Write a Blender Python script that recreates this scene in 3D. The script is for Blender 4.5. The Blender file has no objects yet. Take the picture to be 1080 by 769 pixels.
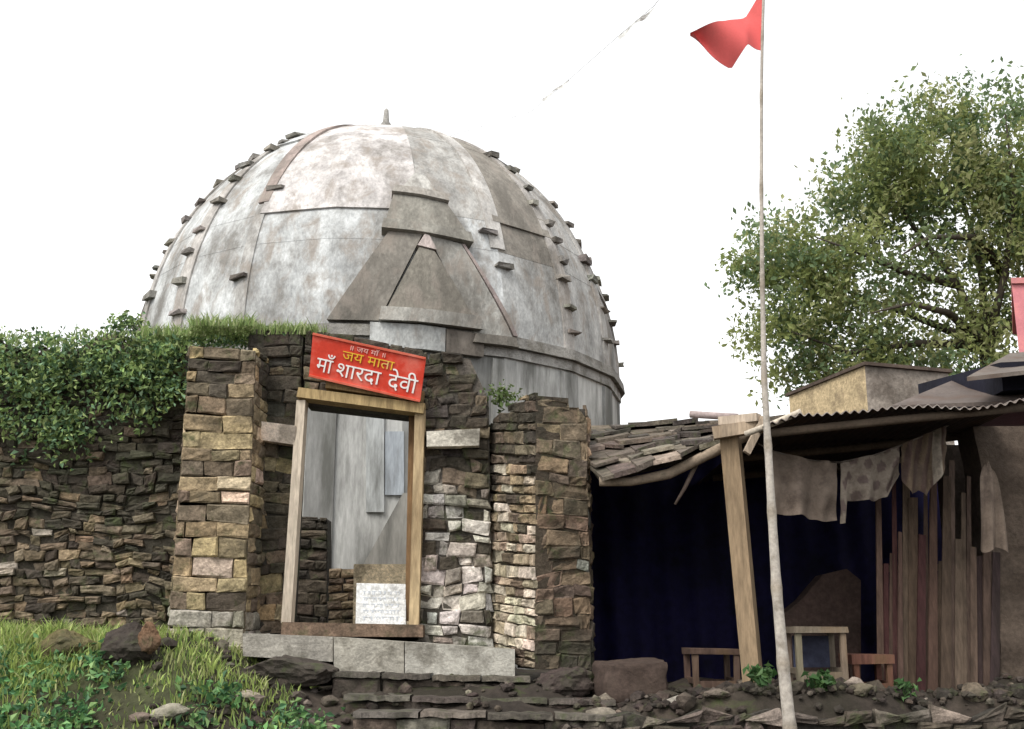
import bpy, math, random
import numpy as np
from mathutils import Vector, Matrix, noise as mn
R = math.radians
random.seed(11)
SC = bpy.context.scene
COL = SC.collection

# ------------------------------------------------------------------ camera, sky, sun, exposure
EYE, PITCH, F = 1.6, R(13.5), 1200.0          # F in pixels of the 1080 px wide photograph
cam_d = bpy.data.cameras.new('camera')
cam_d.sensor_width = 36.0
cam_d.lens = 36.0 * F / 1080.0
cam_d.clip_end = 3000
cam = bpy.data.objects.new('camera', cam_d)
cam.location = (0, 0, EYE)
cam.rotation_euler = (R(90) + PITCH, 0, 0)
COL.objects.link(cam)
SC.camera = cam

SUN_EL, SUN_AZ = R(52), R(-142)               # azimuth clockwise from +Y
w = bpy.data.worlds.new('World')
SC.world = w
w.use_nodes = True
nt = w.node_tree
bg = nt.nodes['Background']
sky = nt.nodes.new('ShaderNodeTexSky')
sky.sky_type = 'NISHITA'
sky.sun_disc = False
sky.sun_elevation = SUN_EL
sky.sun_rotation = SUN_AZ
sky.air_density = 1.0
sky.dust_density = 4.0
sky.ozone_density = 1.0
hs = nt.nodes.new('ShaderNodeHueSaturation')  # overcast: the blue goes out of the sky
hs.inputs['Saturation'].default_value = 0.10
hs.inputs['Value'].default_value = 1.6
gm = nt.nodes.new('ShaderNodeGamma')          # an even cloud layer: little difference between sun side and far side
gm.inputs['Gamma'].default_value = 0.4
nt.links.new(sky.outputs[0], gm.inputs['Color'])
nt.links.new(gm.outputs[0], hs.inputs['Color'])
nt.links.new(hs.outputs[0], bg.inputs['Color'])
bg.inputs['Strength'].default_value = 0.15

sl = bpy.data.lights.new('sun', 'SUN')
sl.energy = 0.8
sl.angle = R(28)
sl.color = (1.0, 0.95, 0.88)
sun = bpy.data.objects.new('sun', sl)
sd = Vector((math.sin(SUN_AZ) * math.cos(SUN_EL), math.cos(SUN_AZ) * math.cos(SUN_EL), math.sin(SUN_EL)))
sun.rotation_euler = (-sd).to_track_quat('-Z', 'Y').to_euler()
sun.location = sd * 40
COL.objects.link(sun)

vs = SC.view_settings
vs.view_transform = 'Standard'
vs.look = 'None'
vs.gamma = 1.0
vs.use_curve_mapping = False
vs.exposure = 1.83

# ------------------------------------------------------------------ helpers
def U(px, py, d):
    """point that stands d metres in front of the camera under a pixel of the photograph"""
    x = (px - 540.0) / F
    u = (384.5 - py) / F
    Y = math.cos(PITCH) - u * math.sin(PITCH)
    Z = math.sin(PITCH) + u * math.cos(PITCH)
    return Vector((x * d / Y, d, EYE + Z * d / Y))

def rnd(a, b): return random.uniform(a, b)

class MB:
    def __init__(s):
        s.v, s.f, s.c, s.sm = [], [], [], []
    def add(s, vs_, fs_, col, smooth=False):
        n = len(s.v)
        s.v += [tuple(p) for p in vs_]
        if len(col) and isinstance(col[0], (tuple, list)):
            s.c += [tuple(c) if len(c) == 4 else (*c, 1) for c in col]
        else:
            c = tuple(col) if len(col) == 4 else (*col, 1)
            s.c += [c] * len(vs_)
        for f in fs_:
            s.f.append([i + n for i in f]); s.sm.append(smooth)
    def hexa(s, b, t, col, bev=0.0):
        """8 corner solid: b = 4 bottom points (ccw from above), t = 4 top points"""
        s.add(list(b) + list(t), [(3, 2, 1, 0), (4, 5, 6, 7), (0, 1, 5, 4), (1, 2, 6, 5), (2, 3, 7, 6), (3, 0, 4, 7)], col)
    def box(s, c, size, col, rot=None, jit=0.0):
        x, y, z = [k / 2 for k in size]
        pts = [Vector((i * x, j * y, k * z)) for k in (-1, 1) for (i, j) in ((-1, -1), (1, -1), (1, 1), (-1, 1))]
        if jit: pts = [p + Vector((rnd(-jit, jit), rnd(-jit, jit), rnd(-jit, jit))) for p in pts]
        if rot is not None: pts = [rot @ p for p in pts]
        c = Vector(c)
        pts = [p + c for p in pts]
        s.hexa(pts[:4], pts[4:], col)
    def bar(s, a, b, wx, wy, col, up=(0, 1, 0), jit=0.0, ends=(1, 1)):
        a, b = Vector(a), Vector(b)
        d = (b - a).normalized()
        sx = d.cross(Vector(up)).normalized()
        sy = sx.cross(d).normalized()
        q = []
        for p, k in ((a, ends[0]), (b, ends[1])):
            q.append([p + sx * i * wx / 2 * k + sy * j * wy / 2 * k + Vector((rnd(-jit, jit), rnd(-jit, jit), rnd(-jit, jit))) for i, j in ((-1, -1), (1, -1), (1, 1), (-1, 1))])
        s.hexa(q[0], q[1], col)
    def tube(s, pts, rad, col, n=10, cap=True):
        pts = [Vector(p) for p in pts]
        vs_, cs, fs = [], [], []
        ref = None
        for i, p in enumerate(pts):
            d = (pts[min(i + 1, len(pts) - 1)] - pts[max(i - 1, 0)]).normalized()
            if ref is None:
                ref = Vector((1, 0, 0)) if abs(d.x) < .9 else Vector((0, 1, 0))
            sx = d.cross(ref).normalized()
            sy = d.cross(sx).normalized()
            ref = -sx.cross(d) if False else ref
            r = rad[i] if isinstance(rad, (list, tuple)) else rad
            cc = col[i] if isinstance(col[0], (list, tuple)) else col
            for k in range(n):
                a = 2 * math.pi * k / n
                vs_.append(p + sx * math.cos(a) * r + sy * math.sin(a) * r)
                cs.append(cc)
        for i in range(len(pts) - 1):
            for k in range(n):
                k2 = (k + 1) % n
                fs.append((i * n + k, i * n + k2, (i + 1) * n + k2, (i + 1) * n + k))
        s.add(vs_, fs, [tuple(c) for c in cs], True)
        if cap:
            m = len(pts) - 1
            b = len(s.v) - len(vs_)
            s.f.append([b + k for k in range(n)][::-1]); s.sm.append(False)
            s.f.append([b + m * n + k for k in range(n)]); s.sm.append(False)
    def grid(s, fn, nu, nv, col, smooth=True, closed=False):
        vs_, cs, fs = [], [], []
        for j in range(nv + 1):
            for i in range(nu + 1):
                u, v = i / nu, j / nv
                vs_.append(fn(u, v))
                cs.append(col(u, v) if callable(col) else col)
        for j in range(nv):
            for i in range(nu):
                a = j * (nu + 1) + i
                fs.append((a, a + 1, a + nu + 2, a + nu + 1))
        s.add(vs_, fs, [tuple(c) for c in cs], smooth)
    def build(s, name, mat, parent=None, loc=None):
        me = bpy.data.meshes.new(name)
        vv = s.v
        if loc is not None:
            l = Vector(loc); vv = [tuple(Vector(p) - l) for p in s.v]
        elif parent is not None:
            l = parent.matrix_basis.translation; vv = [tuple(Vector(p) - l) for p in s.v]
            p = parent.parent
            while p is not None:
                l = p.matrix_basis.translation; vv = [tuple(Vector(q) - l) for q in vv]; p = p.parent
        me.from_pydata(vv, [], s.f)
        me.polygons.foreach_set('use_smooth', s.sm)
        at = me.color_attributes.new('col', 'FLOAT_COLOR', 'POINT')
        at.data.foreach_set('color', np.array([c if len(c) == 4 else (*c, 1) for c in s.c], dtype=np.float32).ravel())
        me.materials.append(mat)
        me.update()
        o = bpy.data.objects.new(name, me)
        COL.objects.link(o)
        if loc is not None: o.location = loc
        if parent is not None: o.parent = parent
        return o

def tag(o, label=None, cat=None, group=None, kind=None):
    if label: o['label'] = label
    if cat: o['category'] = cat
    if group: o['group'] = group
    if kind: o['kind'] = kind
    return o

def thing(name, loc, label, cat, group=None):
    o = bpy.data.objects.new(name, None)
    o.empty_display_size = .2
    COL.objects.link(o)
    o.location = loc
    return tag(o, label, cat, group)

def mul(c, k): return tuple(x * k for x in c[:3])
def mixc(a, b, t): return tuple(x * (1 - t) + y * t for x, y in zip(a, b))
def jcol(c, j=.15):
    k = 1 + rnd(-j, j)
    return tuple(max(0, x * k * (1 + rnd(-.05, .05))) for x in c)

# ------------------------------------------------------------------ materials
def weathered(name, scale=6.0, lo=.6, hi=1.25, stain=(.05, .045, .035), amt=.6, s_scale=2.0, s_lo=.48, s_hi=.62,
              bump=.4, b_scale=30, rough=.9, stretch=(1, 1, 1), stain2=None, s2=(.55, .7), fine=.5):
    m = bpy.data.materials.new(name)
    m.use_nodes = True
    t = m.node_tree; n = t.nodes; l = t.links
    b = n['Principled BSDF']
    b.inputs['Roughness'].default_value = rough
    b.inputs['Specular IOR Level'].default_value = .2
    a = n.new('ShaderNodeAttribute'); a.attribute_name = 'col'
    tc = n.new('ShaderNodeTexCoord')
    mp = n.new('ShaderNodeMapping'); mp.inputs['Scale'].default_value = stretch
    l.new(tc.outputs['Object'], mp.inputs[0])
    def noise(sc, det, vec):
        q = n.new('ShaderNodeTexNoise'); q.inputs['Scale'].default_value = sc; q.inputs['Detail'].default_value = det
        q.inputs['Roughness'].default_value = .65
        l.new(vec, q.inputs['Vector']); return q
    n1 = noise(scale, 6, mp.outputs[0])
    r1 = n.new('ShaderNodeMapRange'); r1.inputs['From Min'].default_value = .3; r1.inputs['From Max'].default_value = .7
    r1.inputs['To Min'].default_value = lo; r1.inputs['To Max'].default_value = hi
    l.new(n1.outputs['Fac'], r1.inputs['Value'])
    nf = noise(b_scale, 4, mp.outputs[0])
    rf = n.new('ShaderNodeMapRange'); rf.inputs['From Min'].default_value = .3; rf.inputs['From Max'].default_value = .7
    rf.inputs['To Min'].default_value = 1 - fine * .5; rf.inputs['To Max'].default_value = 1 + fine * .5
    l.new(nf.outputs['Fac'], rf.inputs['Value'])
    mm = n.new('ShaderNodeMath'); mm.operation = 'MULTIPLY'
    l.new(r1.outputs[0], mm.inputs[0]); l.new(rf.outputs[0], mm.inputs[1])
    mx = n.new('ShaderNodeVectorMath'); mx.operation = 'SCALE'
    l.new(a.outputs['Color'], mx.inputs[0]); l.new(mm.outputs[0], mx.inputs['Scale'])
    cur = mx.outputs[0]
    for k, (sc_, st, am, lo_, hi_) in enumerate([(s_scale, stain, amt, s_lo, s_hi)] + ([(s_scale * 2.3, stain2, .8, s2[0], s2[1])] if stain2 else [])):
        n2 = noise(sc_, 7, mp.outputs[0])
        if k: n2.inputs['Distortion'].default_value = .4
        r2 = n.new('ShaderNodeMapRange'); r2.inputs['From Min'].default_value = lo_; r2.inputs['From Max'].default_value = hi_
        r2.inputs['To Max'].default_value = am
        l.new(n2.outputs['Fac'], r2.inputs['Value'])
        mi = n.new('ShaderNodeMix'); mi.data_type = 'RGBA'
        mi.inputs['B'].default_value = (*st, 1)
        l.new(r2.outputs[0], mi.inputs['Factor']); l.new(cur, mi.inputs['A'])
        cur = mi.outputs['Result']
    l.new(cur, b.inputs['Base Color'])
    if bump:
        nb = noise(b_scale * .5, 8, mp.outputs[0])
        bp = n.new('ShaderNodeBump'); bp.inputs['Strength'].default_value = bump; bp.inputs['Distance'].default_value = .03
        l.new(nb.outputs['Fac'], bp.inputs['Height']); l.new(bp.outputs[0], b.inputs['Normal'])
    return m

def leaf_mat(name, trans=.35):
    m = bpy.data.materials.new(name)
    m.use_nodes = True
    t = m.node_tree; n = t.nodes; l = t.links
    b = n['Principled BSDF']; b.inputs['Roughness'].default_value = .55; b.inputs['Specular IOR Level'].default_value = .25
    a = n.new('ShaderNodeAttribute'); a.attribute_name = 'col'
    l.new(a.outputs['Color'], b.inputs['Base Color'])
    tr = n.new('ShaderNodeBsdfTranslucent'); l.new(a.outputs['Color'], tr.inputs['Color'])
    ms = n.new('ShaderNodeMixShader'); ms.inputs[0].default_value = trans
    l.new(b.outputs[0], ms.inputs[1]); l.new(tr.outputs[0], ms.inputs[2])
    l.new(ms.outputs[0], n['Material Output'].inputs['Surface'])
    return m

M_STONE = weathered('rubble stone', 9, .45, 1.45, (.04, .038, .028), .65, 2.6, .49, .63, .8, 42, stain2=(.06, .075, .03), s2=(.55, .7), fine=.7)
M_ASHLAR = weathered('ashlar stone', 8, .55, 1.35, (.07, .058, .04), .65, 3.2, .5, .64, .7, 44, stain2=(.05, .06, .025), s2=(.57, .7), fine=.8)
M_SLAB = weathered('pale slab stone', 6, .62, 1.2, (.10, .09, .07), .7, 3.4, .49, .63, .6, 50)
M_PLASTER = weathered('lime plaster', 3.2, .6, 1.25, (.12, .11, .095), .8, 1.3, .48, .64, .7, 26, stretch=(1.15, 1.15, .6), stain2=(.25, .22, .19), s2=(.5, .64), fine=.45)
M_DRUM = weathered('stained plaster wall', 3, .68, 1.18, (.09, .09, .08), .8, 1.8, .46, .64, .25, 26, stretch=(1.6, 1.6, .3), fine=.25)
M_EARTH = weathered('earth', 3, .6, 1.3, (.022, .02, .013), .7, 1.3, .46, .62, 1.0, 18, stain2=(.05, .07, .02), s2=(.55, .7))
M_WOOD = weathered('weathered wood', 5, .7, 1.2, (.13, .085, .045), .6, 3, .52, .66, .4, 40, stretch=(1, 1, .15))
M_DARKWOOD = weathered('old dark wood', 5, .6, 1.3, (.02, .016, .012), .6, 3, .5, .66, .4, 40, stretch=(1, 1, .2))
M_MUD = weathered('mud wall', 3, .7, 1.2, (.06, .045, .035), .6, 2, .5, .66, .6, 24)
M_PAINT = weathered('faded paint', 4, .82, 1.1, (.66, .26, .2), .55, 4, .5, .72, .1, 40, rough=.6, fine=.15)
M_LETTER = weathered('lettering paint', 4, .9, 1.05, (.6, .5, .45), .4, 9, .55, .7, 0, 40, rough=.6, fine=.1)
M_TIN = weathered('corrugated tin', 4, .7, 1.2, (.08, .05, .035), .7, 2.5, .48, .62, .15, 40, rough=.6)
M_CLOTH = weathered('sack cloth', 4, .65, 1.2, (.08, .06, .05), .7, 6, .49, .64, .3, 60, fine=.25)
M_DARKSHEET = weathered('shade-dark sheet', 2, .6, 1.3, (.002, .002, .004), .7, 2, .45, .62, .3, 14, rough=.75)  # near-black sheet; carries the painted shade of shed interior and roof gap
M_FLAG = weathered('flag cloth', 3, .85, 1.1, (.5, .07, .07), .5, 3, .48, .7, .0, 60, fine=.1)
M_BAMBOO = weathered('bamboo pole', 4, .75, 1.12, (.12, .10, .07), .6, 7, .54, .68, .2, 40)
M_BARK = weathered('bark', 8, .6, 1.3, (.02, .018, .014), .5, 4, .5, .65, .8, 30, stretch=(1, 1, .4))
M_LEAF = leaf_mat('tree leaves', .5)
M_GRASS = leaf_mat('grass blades', .3)
M_IVY = leaf_mat('creeper leaves', .25)

# ------------------------------------------------------------------ terrain
def sstep(a, b, x):
    t = min(1, max(0, (x - a) / (b - a))); return t * t * (3 - 2 * t)

def bumpy(x, y):
    return (math.sin(x * 3.1 + y * 1.7) * .5 + math.sin(x * 7.3 - y * 5.1 + 1) * .3 + math.sin(x * 13.7 + y * 11.3) * .2)

def H(x, y):
    """ground height: low where the camera stands, a bank, then the terrace of the temple"""
    left = 1 - sstep(-2.5, -1.7, x)
    right = sstep(.7, 1.0, x)
    low = .75 * sstep(3.5, 7.0, y)
    zl = low + (1.56 - low) * sstep(7.1, 8.6, y)
    zc = low + (1.24 - low) * sstep(7.3, 8.9, y)
    zr = low + (1.205 - low) * sstep(7.9, 8.05, y)
    z = zl * left + (1 - left) * (zr * right + zc * (1 - right))
    court = sstep(9.75, 9.95, y) * (1 - sstep(-.3, .1, x)) * (1 - sstep(14, 20, y))
    z += (1.62 - z) * court
    amp = .06 * sstep(4, 6, y) * (1 - sstep(9.4, 9.8, y)) + .02
    return z + bumpy(x, y) * amp + .05 * mn.noise((x * 4, y * 4, 0)) * min(1, amp * 12)

def terrain():
    xs = sorted(set([-900, -500, -250, -120, -60, -30, -18] + list(np.arange(-11, 11.01, .14)) + [18, 30, 60, 120, 250, 500, 900]))
    ys = sorted(set([-400, -150, -60, -25, -10, -4] + list(np.arange(0, 5, .4)) + list(np.arange(5, 10.4, .1)) + list(np.arange(10.5, 20, .5)) + [24, 30, 45, 70, 120, 250, 500, 1200]))
    mb = MB()
    vs_, cs, fs = [], [], []
    for y in ys:
        for x in xs:
            vs_.append((x, y, H(x, y)))
            b = .5 + .5 * bumpy(x * .9 + 3, y * .8)
            c = mixc((.055, .043, .034), (.028, .023, .019), b)
            g = (1 - sstep(-2.6, -1.6, x + .3 * bumpy(x, y))) * sstep(7.4, 8.6, y + .3 * bumpy(y, x))
            c = mixc(c, (.07, .09, .03), .7 * g)
            cs.append(c)
    nx = len(xs)
    for j in range(len(ys) - 1):
        for i in range(nx - 1):
            a = j * nx + i
            fs.append((a, a + 1, a + nx + 1, a + nx))
    mb.add(vs_, fs, cs, True)
    tag(mb.build('ground', M_EARTH), 'dark bare earth bank and terrace below the temple', 'ground', kind='structure')
terrain()

# ------------------------------------------------------------------ masonry
KS = 1.08
def masonry(mb, BL, BR, TR, TL, ch, bw, colf, top=None, dep=(.0, .05), jit=.012, thick=.35, gap=.010, bev=.012, skip=0.0, mortar=(.05, .045, .038), wav=.03):
    BL, BR, TR, TL = [Vector(p) for p in (BL, BR, TR, TL)]
    nrm = (BR - BL).cross(TL - BL).normalized()
    Wq, Hq, sd_ = (BR - BL).length, (TL - BL).length, rnd(0, 50)
    def P(u, v):
        e = min(1, 8 * u * (1 - u)) ; g = min(1, 6 * v)
        a = u + e * wav * .7 * mn.noise((u * Wq * 3 + sd_, v * Hq * 4, 1.5)) / Wq
        b = v + g * wav * (mn.noise((u * Wq * 2.2 + sd_, v * Hq * 1.5, 7.5)) + .5 * mn.noise((u * Wq * 6 + sd_, v * Hq * 3, 2.5))) / Hq
        return (BL * (1 - a) + BR * a) * (1 - b) + (TL * (1 - a) + TR * a) * b
    Hh = ((TL - BL).length + (TR - BR).length) / 2
    Ww = (BR - BL).length
    top = top or (lambda u: 1.0)
    # core
    N = max(2, int(Ww / .15))
    vs_, fs = [], []
    for k in range(N + 1):
        u = k / N
        tv = max(.02, top(u) - .02)
        for q in (P(u, 0) - nrm * .012, P(u, tv) - nrm * .012, P(u, tv) - nrm * thick, P(u, 0) - nrm * thick):
            vs_.append(q)
    for k in range(N):
        a, b = k * 4, k * 4 + 4
        fs += [(a, b, b + 1, a + 1), (a + 1, b + 1, b + 2, a + 2), (a + 2, b + 2, b + 3, a + 3), (a + 3, b + 3, b, a)]
    fs += [(0, 1, 2, 3), (N * 4 + 3, N * 4 + 2, N * 4 + 1, N * 4)]
    mb.add(vs_, fs, mortar)
    v = 0.0
    row = 0
    while v < 1:
        h = ch * rnd(.72, 1.3) / Hh
        v1 = min(1.0, v + h)
        if 1 - v1 < ch * .4 / Hh: v1 = 1.0
        u = 0.0
        first = True
        while u < 1:
            wd = bw * rnd(.55, 1.6) / Ww
            if first and row % 2: wd *= .55
            first = False
            u1 = min(1.0, u + wd)
            if 1 - u1 < bw * .35 / Ww: u1 = 1.0
            um, vm = (u + u1) / 2, (v + v1) / 2
            if v < min(top(um), top(u), top(u1)) - .02 / Hh and random.random() > skip:
                gu, gv = gap / Ww / 2, gap / Hh / 2
                vt = [min(v1, max(v + .02 / Hh, top(x))) - gv for x in (u, u1)]
                q = [(u + gu, v + gv), (u1 - gu, v + gv), (u1 - gu, vt[1]), (u + gu, vt[0])]
                base = [P(a + rnd(-jit, jit) / Ww, b + rnd(-jit, jit) / Hh) for a, b in q]
                d = rnd(*dep)
                lw = max(.02, (base[1] - base[0]).length); lh = max(.02, (base[3] - base[0]).length)
                eu, ev = min(.3, bev * 1.6 / lw), min(.3, bev * 1.6 / lh)
                us = [0, 0, eu, .38, .64, 1 - eu, 1, 1]; vs2 = [0, 0, ev, .5, 1 - ev, 1, 1]
                tilt = (rnd(-.012, .012), rnd(-.010, .010))
                pts = []
                for jj, b in enumerate(vs2):
                    for ii, a in enumerate(us):
                        pp_ = base[0].lerp(base[1], a).lerp(base[3].lerp(base[2], a), b)
                        rim = ii in (0, 7) or jj in (0, 6)
                        edge = ii in (1, 6) or jj in (1, 5)
                        corner = ii in (1, 6) and jj in (1, 5)
                        if rim: dd = -.03
                        elif edge: dd = max(.0, d - bev * (1.5 if corner else 1) + rnd(-.004, .004))
                        else: dd = d + rnd(-.007, .007) + tilt[0] * (a - .5) * 2 + tilt[1] * (b - .5) * 2
                        if edge and not rim:
                            pp_ = pp_ + (base[1] - base[0]) * rnd(-.012, .012) + (base[3] - base[0]) * rnd(-.03, .03)
                        pts.append(pp_ + nrm * dd)
                f = []
                for jj in range(6):
                    for ii in range(7):
                        k = jj * 8 + ii
                        f.append((k, k + 1, k + 9, k + 8))
                mb.add(pts, f, mul(colf(um, vm), KS), False)
            u = u1
        v = v1
        row += 1

TAN, DARK, MID, OCH, WHITE = (.29, .225, .145), (.06, .05, .038), (.155, .122, .086), (.32, .245, .135), (.55, .52, .47)
def pick(ws):
    r = random.random() * sum(x for x, _ in ws)
    for x, c in ws:
        r -= x
        if r <= 0: return jcol(c, .22)
    return jcol(ws[-1][1])

# --- left rampart wall
def col_rampart(u, v):
    k = sstep(.35, .75, v + .12 * math.sin(u * 9))
    if random.random() < k: return pick([(5, DARK), (3, (.065, .06, .042)), (1.2, MID)])
    k2 = mn.noise((u * 9, v * 5, 3.3))
    return pick([(3.2, DARK), (3.4, MID), (2 + 3 * max(0, k2), (.15, .115, .075)), (.7 + 3 * max(0, k2), (.22, .165, .105)), (.35, (.36, .31, .25))])
mb = MB()
masonry(mb, U(-420, 700, 9.95), U(190, 700, 10.0), U(196, 352, 10.0), U(-420, 352, 9.95), .072, .125, col_rampart,
        top=lambda u: .97 + .03 * math.sin(u * 31) + .015 * math.sin(u * 77), dep=(-.012, .06), jit=.016, thick=.7, skip=.04, bev=.009, gap=.006, mortar=(.055, .047, .036), wav=.075)
ramp = mb.build('rampart_wall', M_STONE, loc=U(0, 664, 10.0))
tag(ramp, 'long dark rubble stone wall overgrown with creeper, left of the gateway', 'wall')

# --- left pillar
def col_pillar(u, v):
    if v < .16: return jcol((.33, .30, .25), .1)
    if v > .86: return pick([(3, DARK), (2, MID), (1.4, OCH)])
    return pick([(3, (.33, .255, .15)), (3.6, (.2, .155, .095)), (3, MID), (1.4, (.07, .06, .045)), (.8, (.46, .36, .25)), (.4, (.5, .38, .3))])
mb = MB()
a, b, c, d = U(175, 698, 9.3), U(256, 698, 9.3), U(270, 366, 9.3), U(200, 362, 9.3)
masonry(mb, a, b, c, d, .125, .24, col_pillar, top=lambda u: .99, dep=(.0, .03), jit=.010, thick=.35, gap=.008, bev=.008, mortar=(.14, .11, .075), wav=.02)
masonry(mb, b + Vector((0, .012, 0)), b + Vector((.02, .5, 0)), c + Vector((.02, .5, 0)), c + Vector((0, .012, 0)), .125, .22, col_pillar, dep=(.002, .02), jit=.006, thick=.3)
masonry(mb, a + Vector((0, .7, 0)), a + Vector((0, .012, 0)), d + Vector((0, .012, 0)), d + Vector((0, .7, 0)), .125, .22, col_pillar, dep=(.002, .02), jit=.006, thick=.3)
pil = mb.build('gate_pillar', M_ASHLAR, loc=U(218, 668, 9.4))
tag(pil, 'square pillar of ochre and brown coursed blocks left of the door', 'pillar')

# --- gateway
gate = thing('gateway', U(372, 665, 9.8), 'dark stone gateway wall round an open doorway with a pale timber frame', 'gateway')
def col_left(u, v):
    if v > .62: return pick([(6, DARK), (2, (.06, .055, .045)), (.5, MID)])
    return pick([(4, DARK), (3, MID), (1.4, TAN), (.5, OCH)])
def col_right(u, v):
    if v < .50 + .08 * math.sin(u * 7):
        return pick([(4, (.50, .48, .43)), (3, (.38, .35, .30)), (1.4, (.2, .17, .14)), (1.2, DARK)])
    if v < .62: return pick([(2, (.3, .27, .23)), (3, MID), (3, DARK)])
    return pick([(6, DARK), (2, (.06, .05, .045)), (1, MID)])
mb = MB()
masonry(mb, U(252, 668, 9.72), U(303, 668, 9.72), U(320, 346, 9.72), U(262, 346, 9.72), .11, .17, col_left, dep=(-.005, .04), jit=.016, thick=.4, bev=.008, gap=.006, wav=.05)
masonry(mb, U(440, 690, 9.72), U(520, 694, 9.72), U(514, 368, 9.72), U(445, 372, 9.72), .105, .16, col_right,
        top=lambda u: 1.0 - .16 * sstep(.75, 1.0, u), dep=(-.01, .05), jit=.02, thick=.4, bev=.009, gap=.008, wav=.05, mortar=(.12, .105, .09))
masonry(mb, U(320, 424, 9.73), U(445, 438, 9.73), U(447, 370, 9.73), U(322, 346, 9.73), .10, .2, lambda u, v: pick([(6, DARK), (1, MID)]), dep=(.0, .04), jit=.012, thick=.4)
mb.build('masonry', M_STONE, gate)
mb = MB()
mb.hexa([U(268, 463, 9.58), U(311, 469, 9.58), U(311, 469, 9.58) + Vector((0, .2, 0)), U(268, 463, 9.58) + Vector((0, .2, 0))],
        [U(264, 443, 9.56), U(312, 449, 9.56), U(312, 449, 9.56) + Vector((0, .2, 0)), U(264, 443, 9.56) + Vector((0, .2, 0))], (.85, .72, .6))
mb.build('corbel_stone', M_SLAB, gate)
mb = MB()
mb.hexa([U(450, 471, 9.58), U(505, 470, 9.58), U(505, 470, 9.58) + Vector((0, .2, 0)), U(450, 471, 9.58) + Vector((0, .2, 0))],
        [U(450, 455, 9.56), U(506, 452, 9.56), U(506, 452, 9.56) + Vector((0, .2, 0)), U(450, 455, 9.56) + Vector((0, .2, 0))], (.68, .64, .55))
mb.build('corbel_stone', M_SLAB, gate)
mb = MB()
mb.hexa([U(296, 671, 9.5), U(446, 672, 9.5), U(446, 672, 9.5) + Vector((0, .5, 0)), U(296, 671, 9.5) + Vector((0, .5, 0))],
        [U(297, 656, 9.5), U(446, 659, 9.5), U(446, 659, 9.5) + Vector((0, .5, 0)), U(297, 656, 9.5) + Vector((0, .5, 0))], (.15, .105, .075))
mb.build('threshold', M_ASHLAR, gate)
# timber frame
fr = bpy.data.objects.new('door_frame', None); COL.objects.link(fr); fr.parent = gate
mb = MB(); mb.bar(U(303.5, 657, 9.66), U(319, 424, 9.66), .075, .16, (.58, .50, .40), jit=.003); mb.build('jamb', M_WOOD, fr)
mb = MB(); mb.bar(U(437, 660, 9.66), U(443.5, 434, 9.66), .085, .16, (.42, .32, .19), jit=.003); mb.build('jamb', M_WOOD, fr)
mb = MB(); mb.bar(U(316, 416, 9.64), U(448, 433, 9.64), .085, .2, (.34, .25, .125), jit=.004); mb.build('head_beam', M_WOOD, fr)
mb = MB(); mb.bar(U(345, 405, 9.62), U(447, 420, 9.62), .10, .14, (.22, .15, .07), jit=.004); mb.build('head_beam', M_WOOD, fr)
mb = MB(); mb.bar(U(431, 655, 9.84), U(435, 436, 9.84), .05, .14, (.2, .12, .06)); mb.build('door_stop', M_WOOD, fr)

# --- sign with lettering
TLs, TRs, BRs, BLs = U(330, 352, 9.40), U(449, 378, 9.40), U(443, 423, 9.50), U(326, 396, 9.50)
ex = ((TRs - TLs) + (BRs - BLs)).normalized()
ey = (((TLs - BLs) + (TRs - BRs)))
ey = (ey - ex * ey.dot(ex)).normalized()
ez = ex.cross(ey)
cs = (TLs + TRs + BRs + BLs) / 4
SW, SH = (TRs - TLs).length, (TLs - BLs).length
mb = MB()
q = [BLs, BRs, TRs, TLs]
mb.add([p - ez * .03 for p in q] + [p for p in q], [(3, 2, 1, 0), (4, 5, 6, 7), (0, 1, 5, 4), (1, 2, 6, 5), (2, 3, 7, 6), (3, 0, 4, 7)], (.62, .055, .03))
sign = mb.build('sign_board', M_PAINT, loc=cs)
tag(sign, 'tilted red painted board with white and yellow lettering above the door', 'sign')
mb = MB()
th_ = .018
for a_, b_ in ((TLs, TRs), (BLs, BRs)):
    mb.bar(a_ + ez * .004, b_ + ez * .004, .018, .02, (.62, .12, .07), up=tuple(ez))
mb.build('sign_edging', M_PAINT, sign)
def letters(name, text, size, x, y, col, xs=1.0, bold=.0):
    cu = bpy.data.curves.new(name, 'FONT')
    cu.body = text; cu.size = size; cu.extrude = .002; cu.offset = 0
    cu.align_x = 'CENTER'; cu.align_y = 'CENTER'
    ob = bpy.data.objects.new(name, cu); COL.objects.link(ob)
    dg = bpy.context.evaluated_depsgraph_get()
    me = bpy.data.meshes.new_from_object(ob.evaluated_get(dg))
    bpy.data.objects.remove(ob); bpy.data.curves.remove(cu)
    me.name = name
    shear = ((TRs - BRs) + (TLs - BLs)) / 2
    for v in me.vertices:
        p = v.co
        v.co = ex * (p.x * xs + x) + ey * (p.y + y) + ez * (.006 + p.z)
    at = me.color_attributes.new('col', 'FLOAT_COLOR', 'POINT')
    at.data.foreach_set('color', np.array([(*col, 1)] * len(me.vertices), dtype=np.float32).ravel())
    me.materials.clear(); me.materials.append(M_LETTER)
    o = bpy.data.objects.new(name, me); COL.objects.link(o); o.parent = sign
    return o
WH = (.85, .82, .8)
letters('lettering', 'माँ', .18, -.36, -.07, WH, .9, .002)
letters('lettering', 'शारदा', .175, -.06, -.075, WH, 1.05, 0)
letters('lettering', 'देवी', .19, .33, -.075, WH, 1.0, .002)
letters('lettering', 'जय माता', .115, 0.0, .055, (.75, .45, .04), 1.2, .001)
letters('lettering', '॥ जय माँ ॥', .06, -.02, .13, (.8, .45, .4), 1.3, 0)

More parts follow.
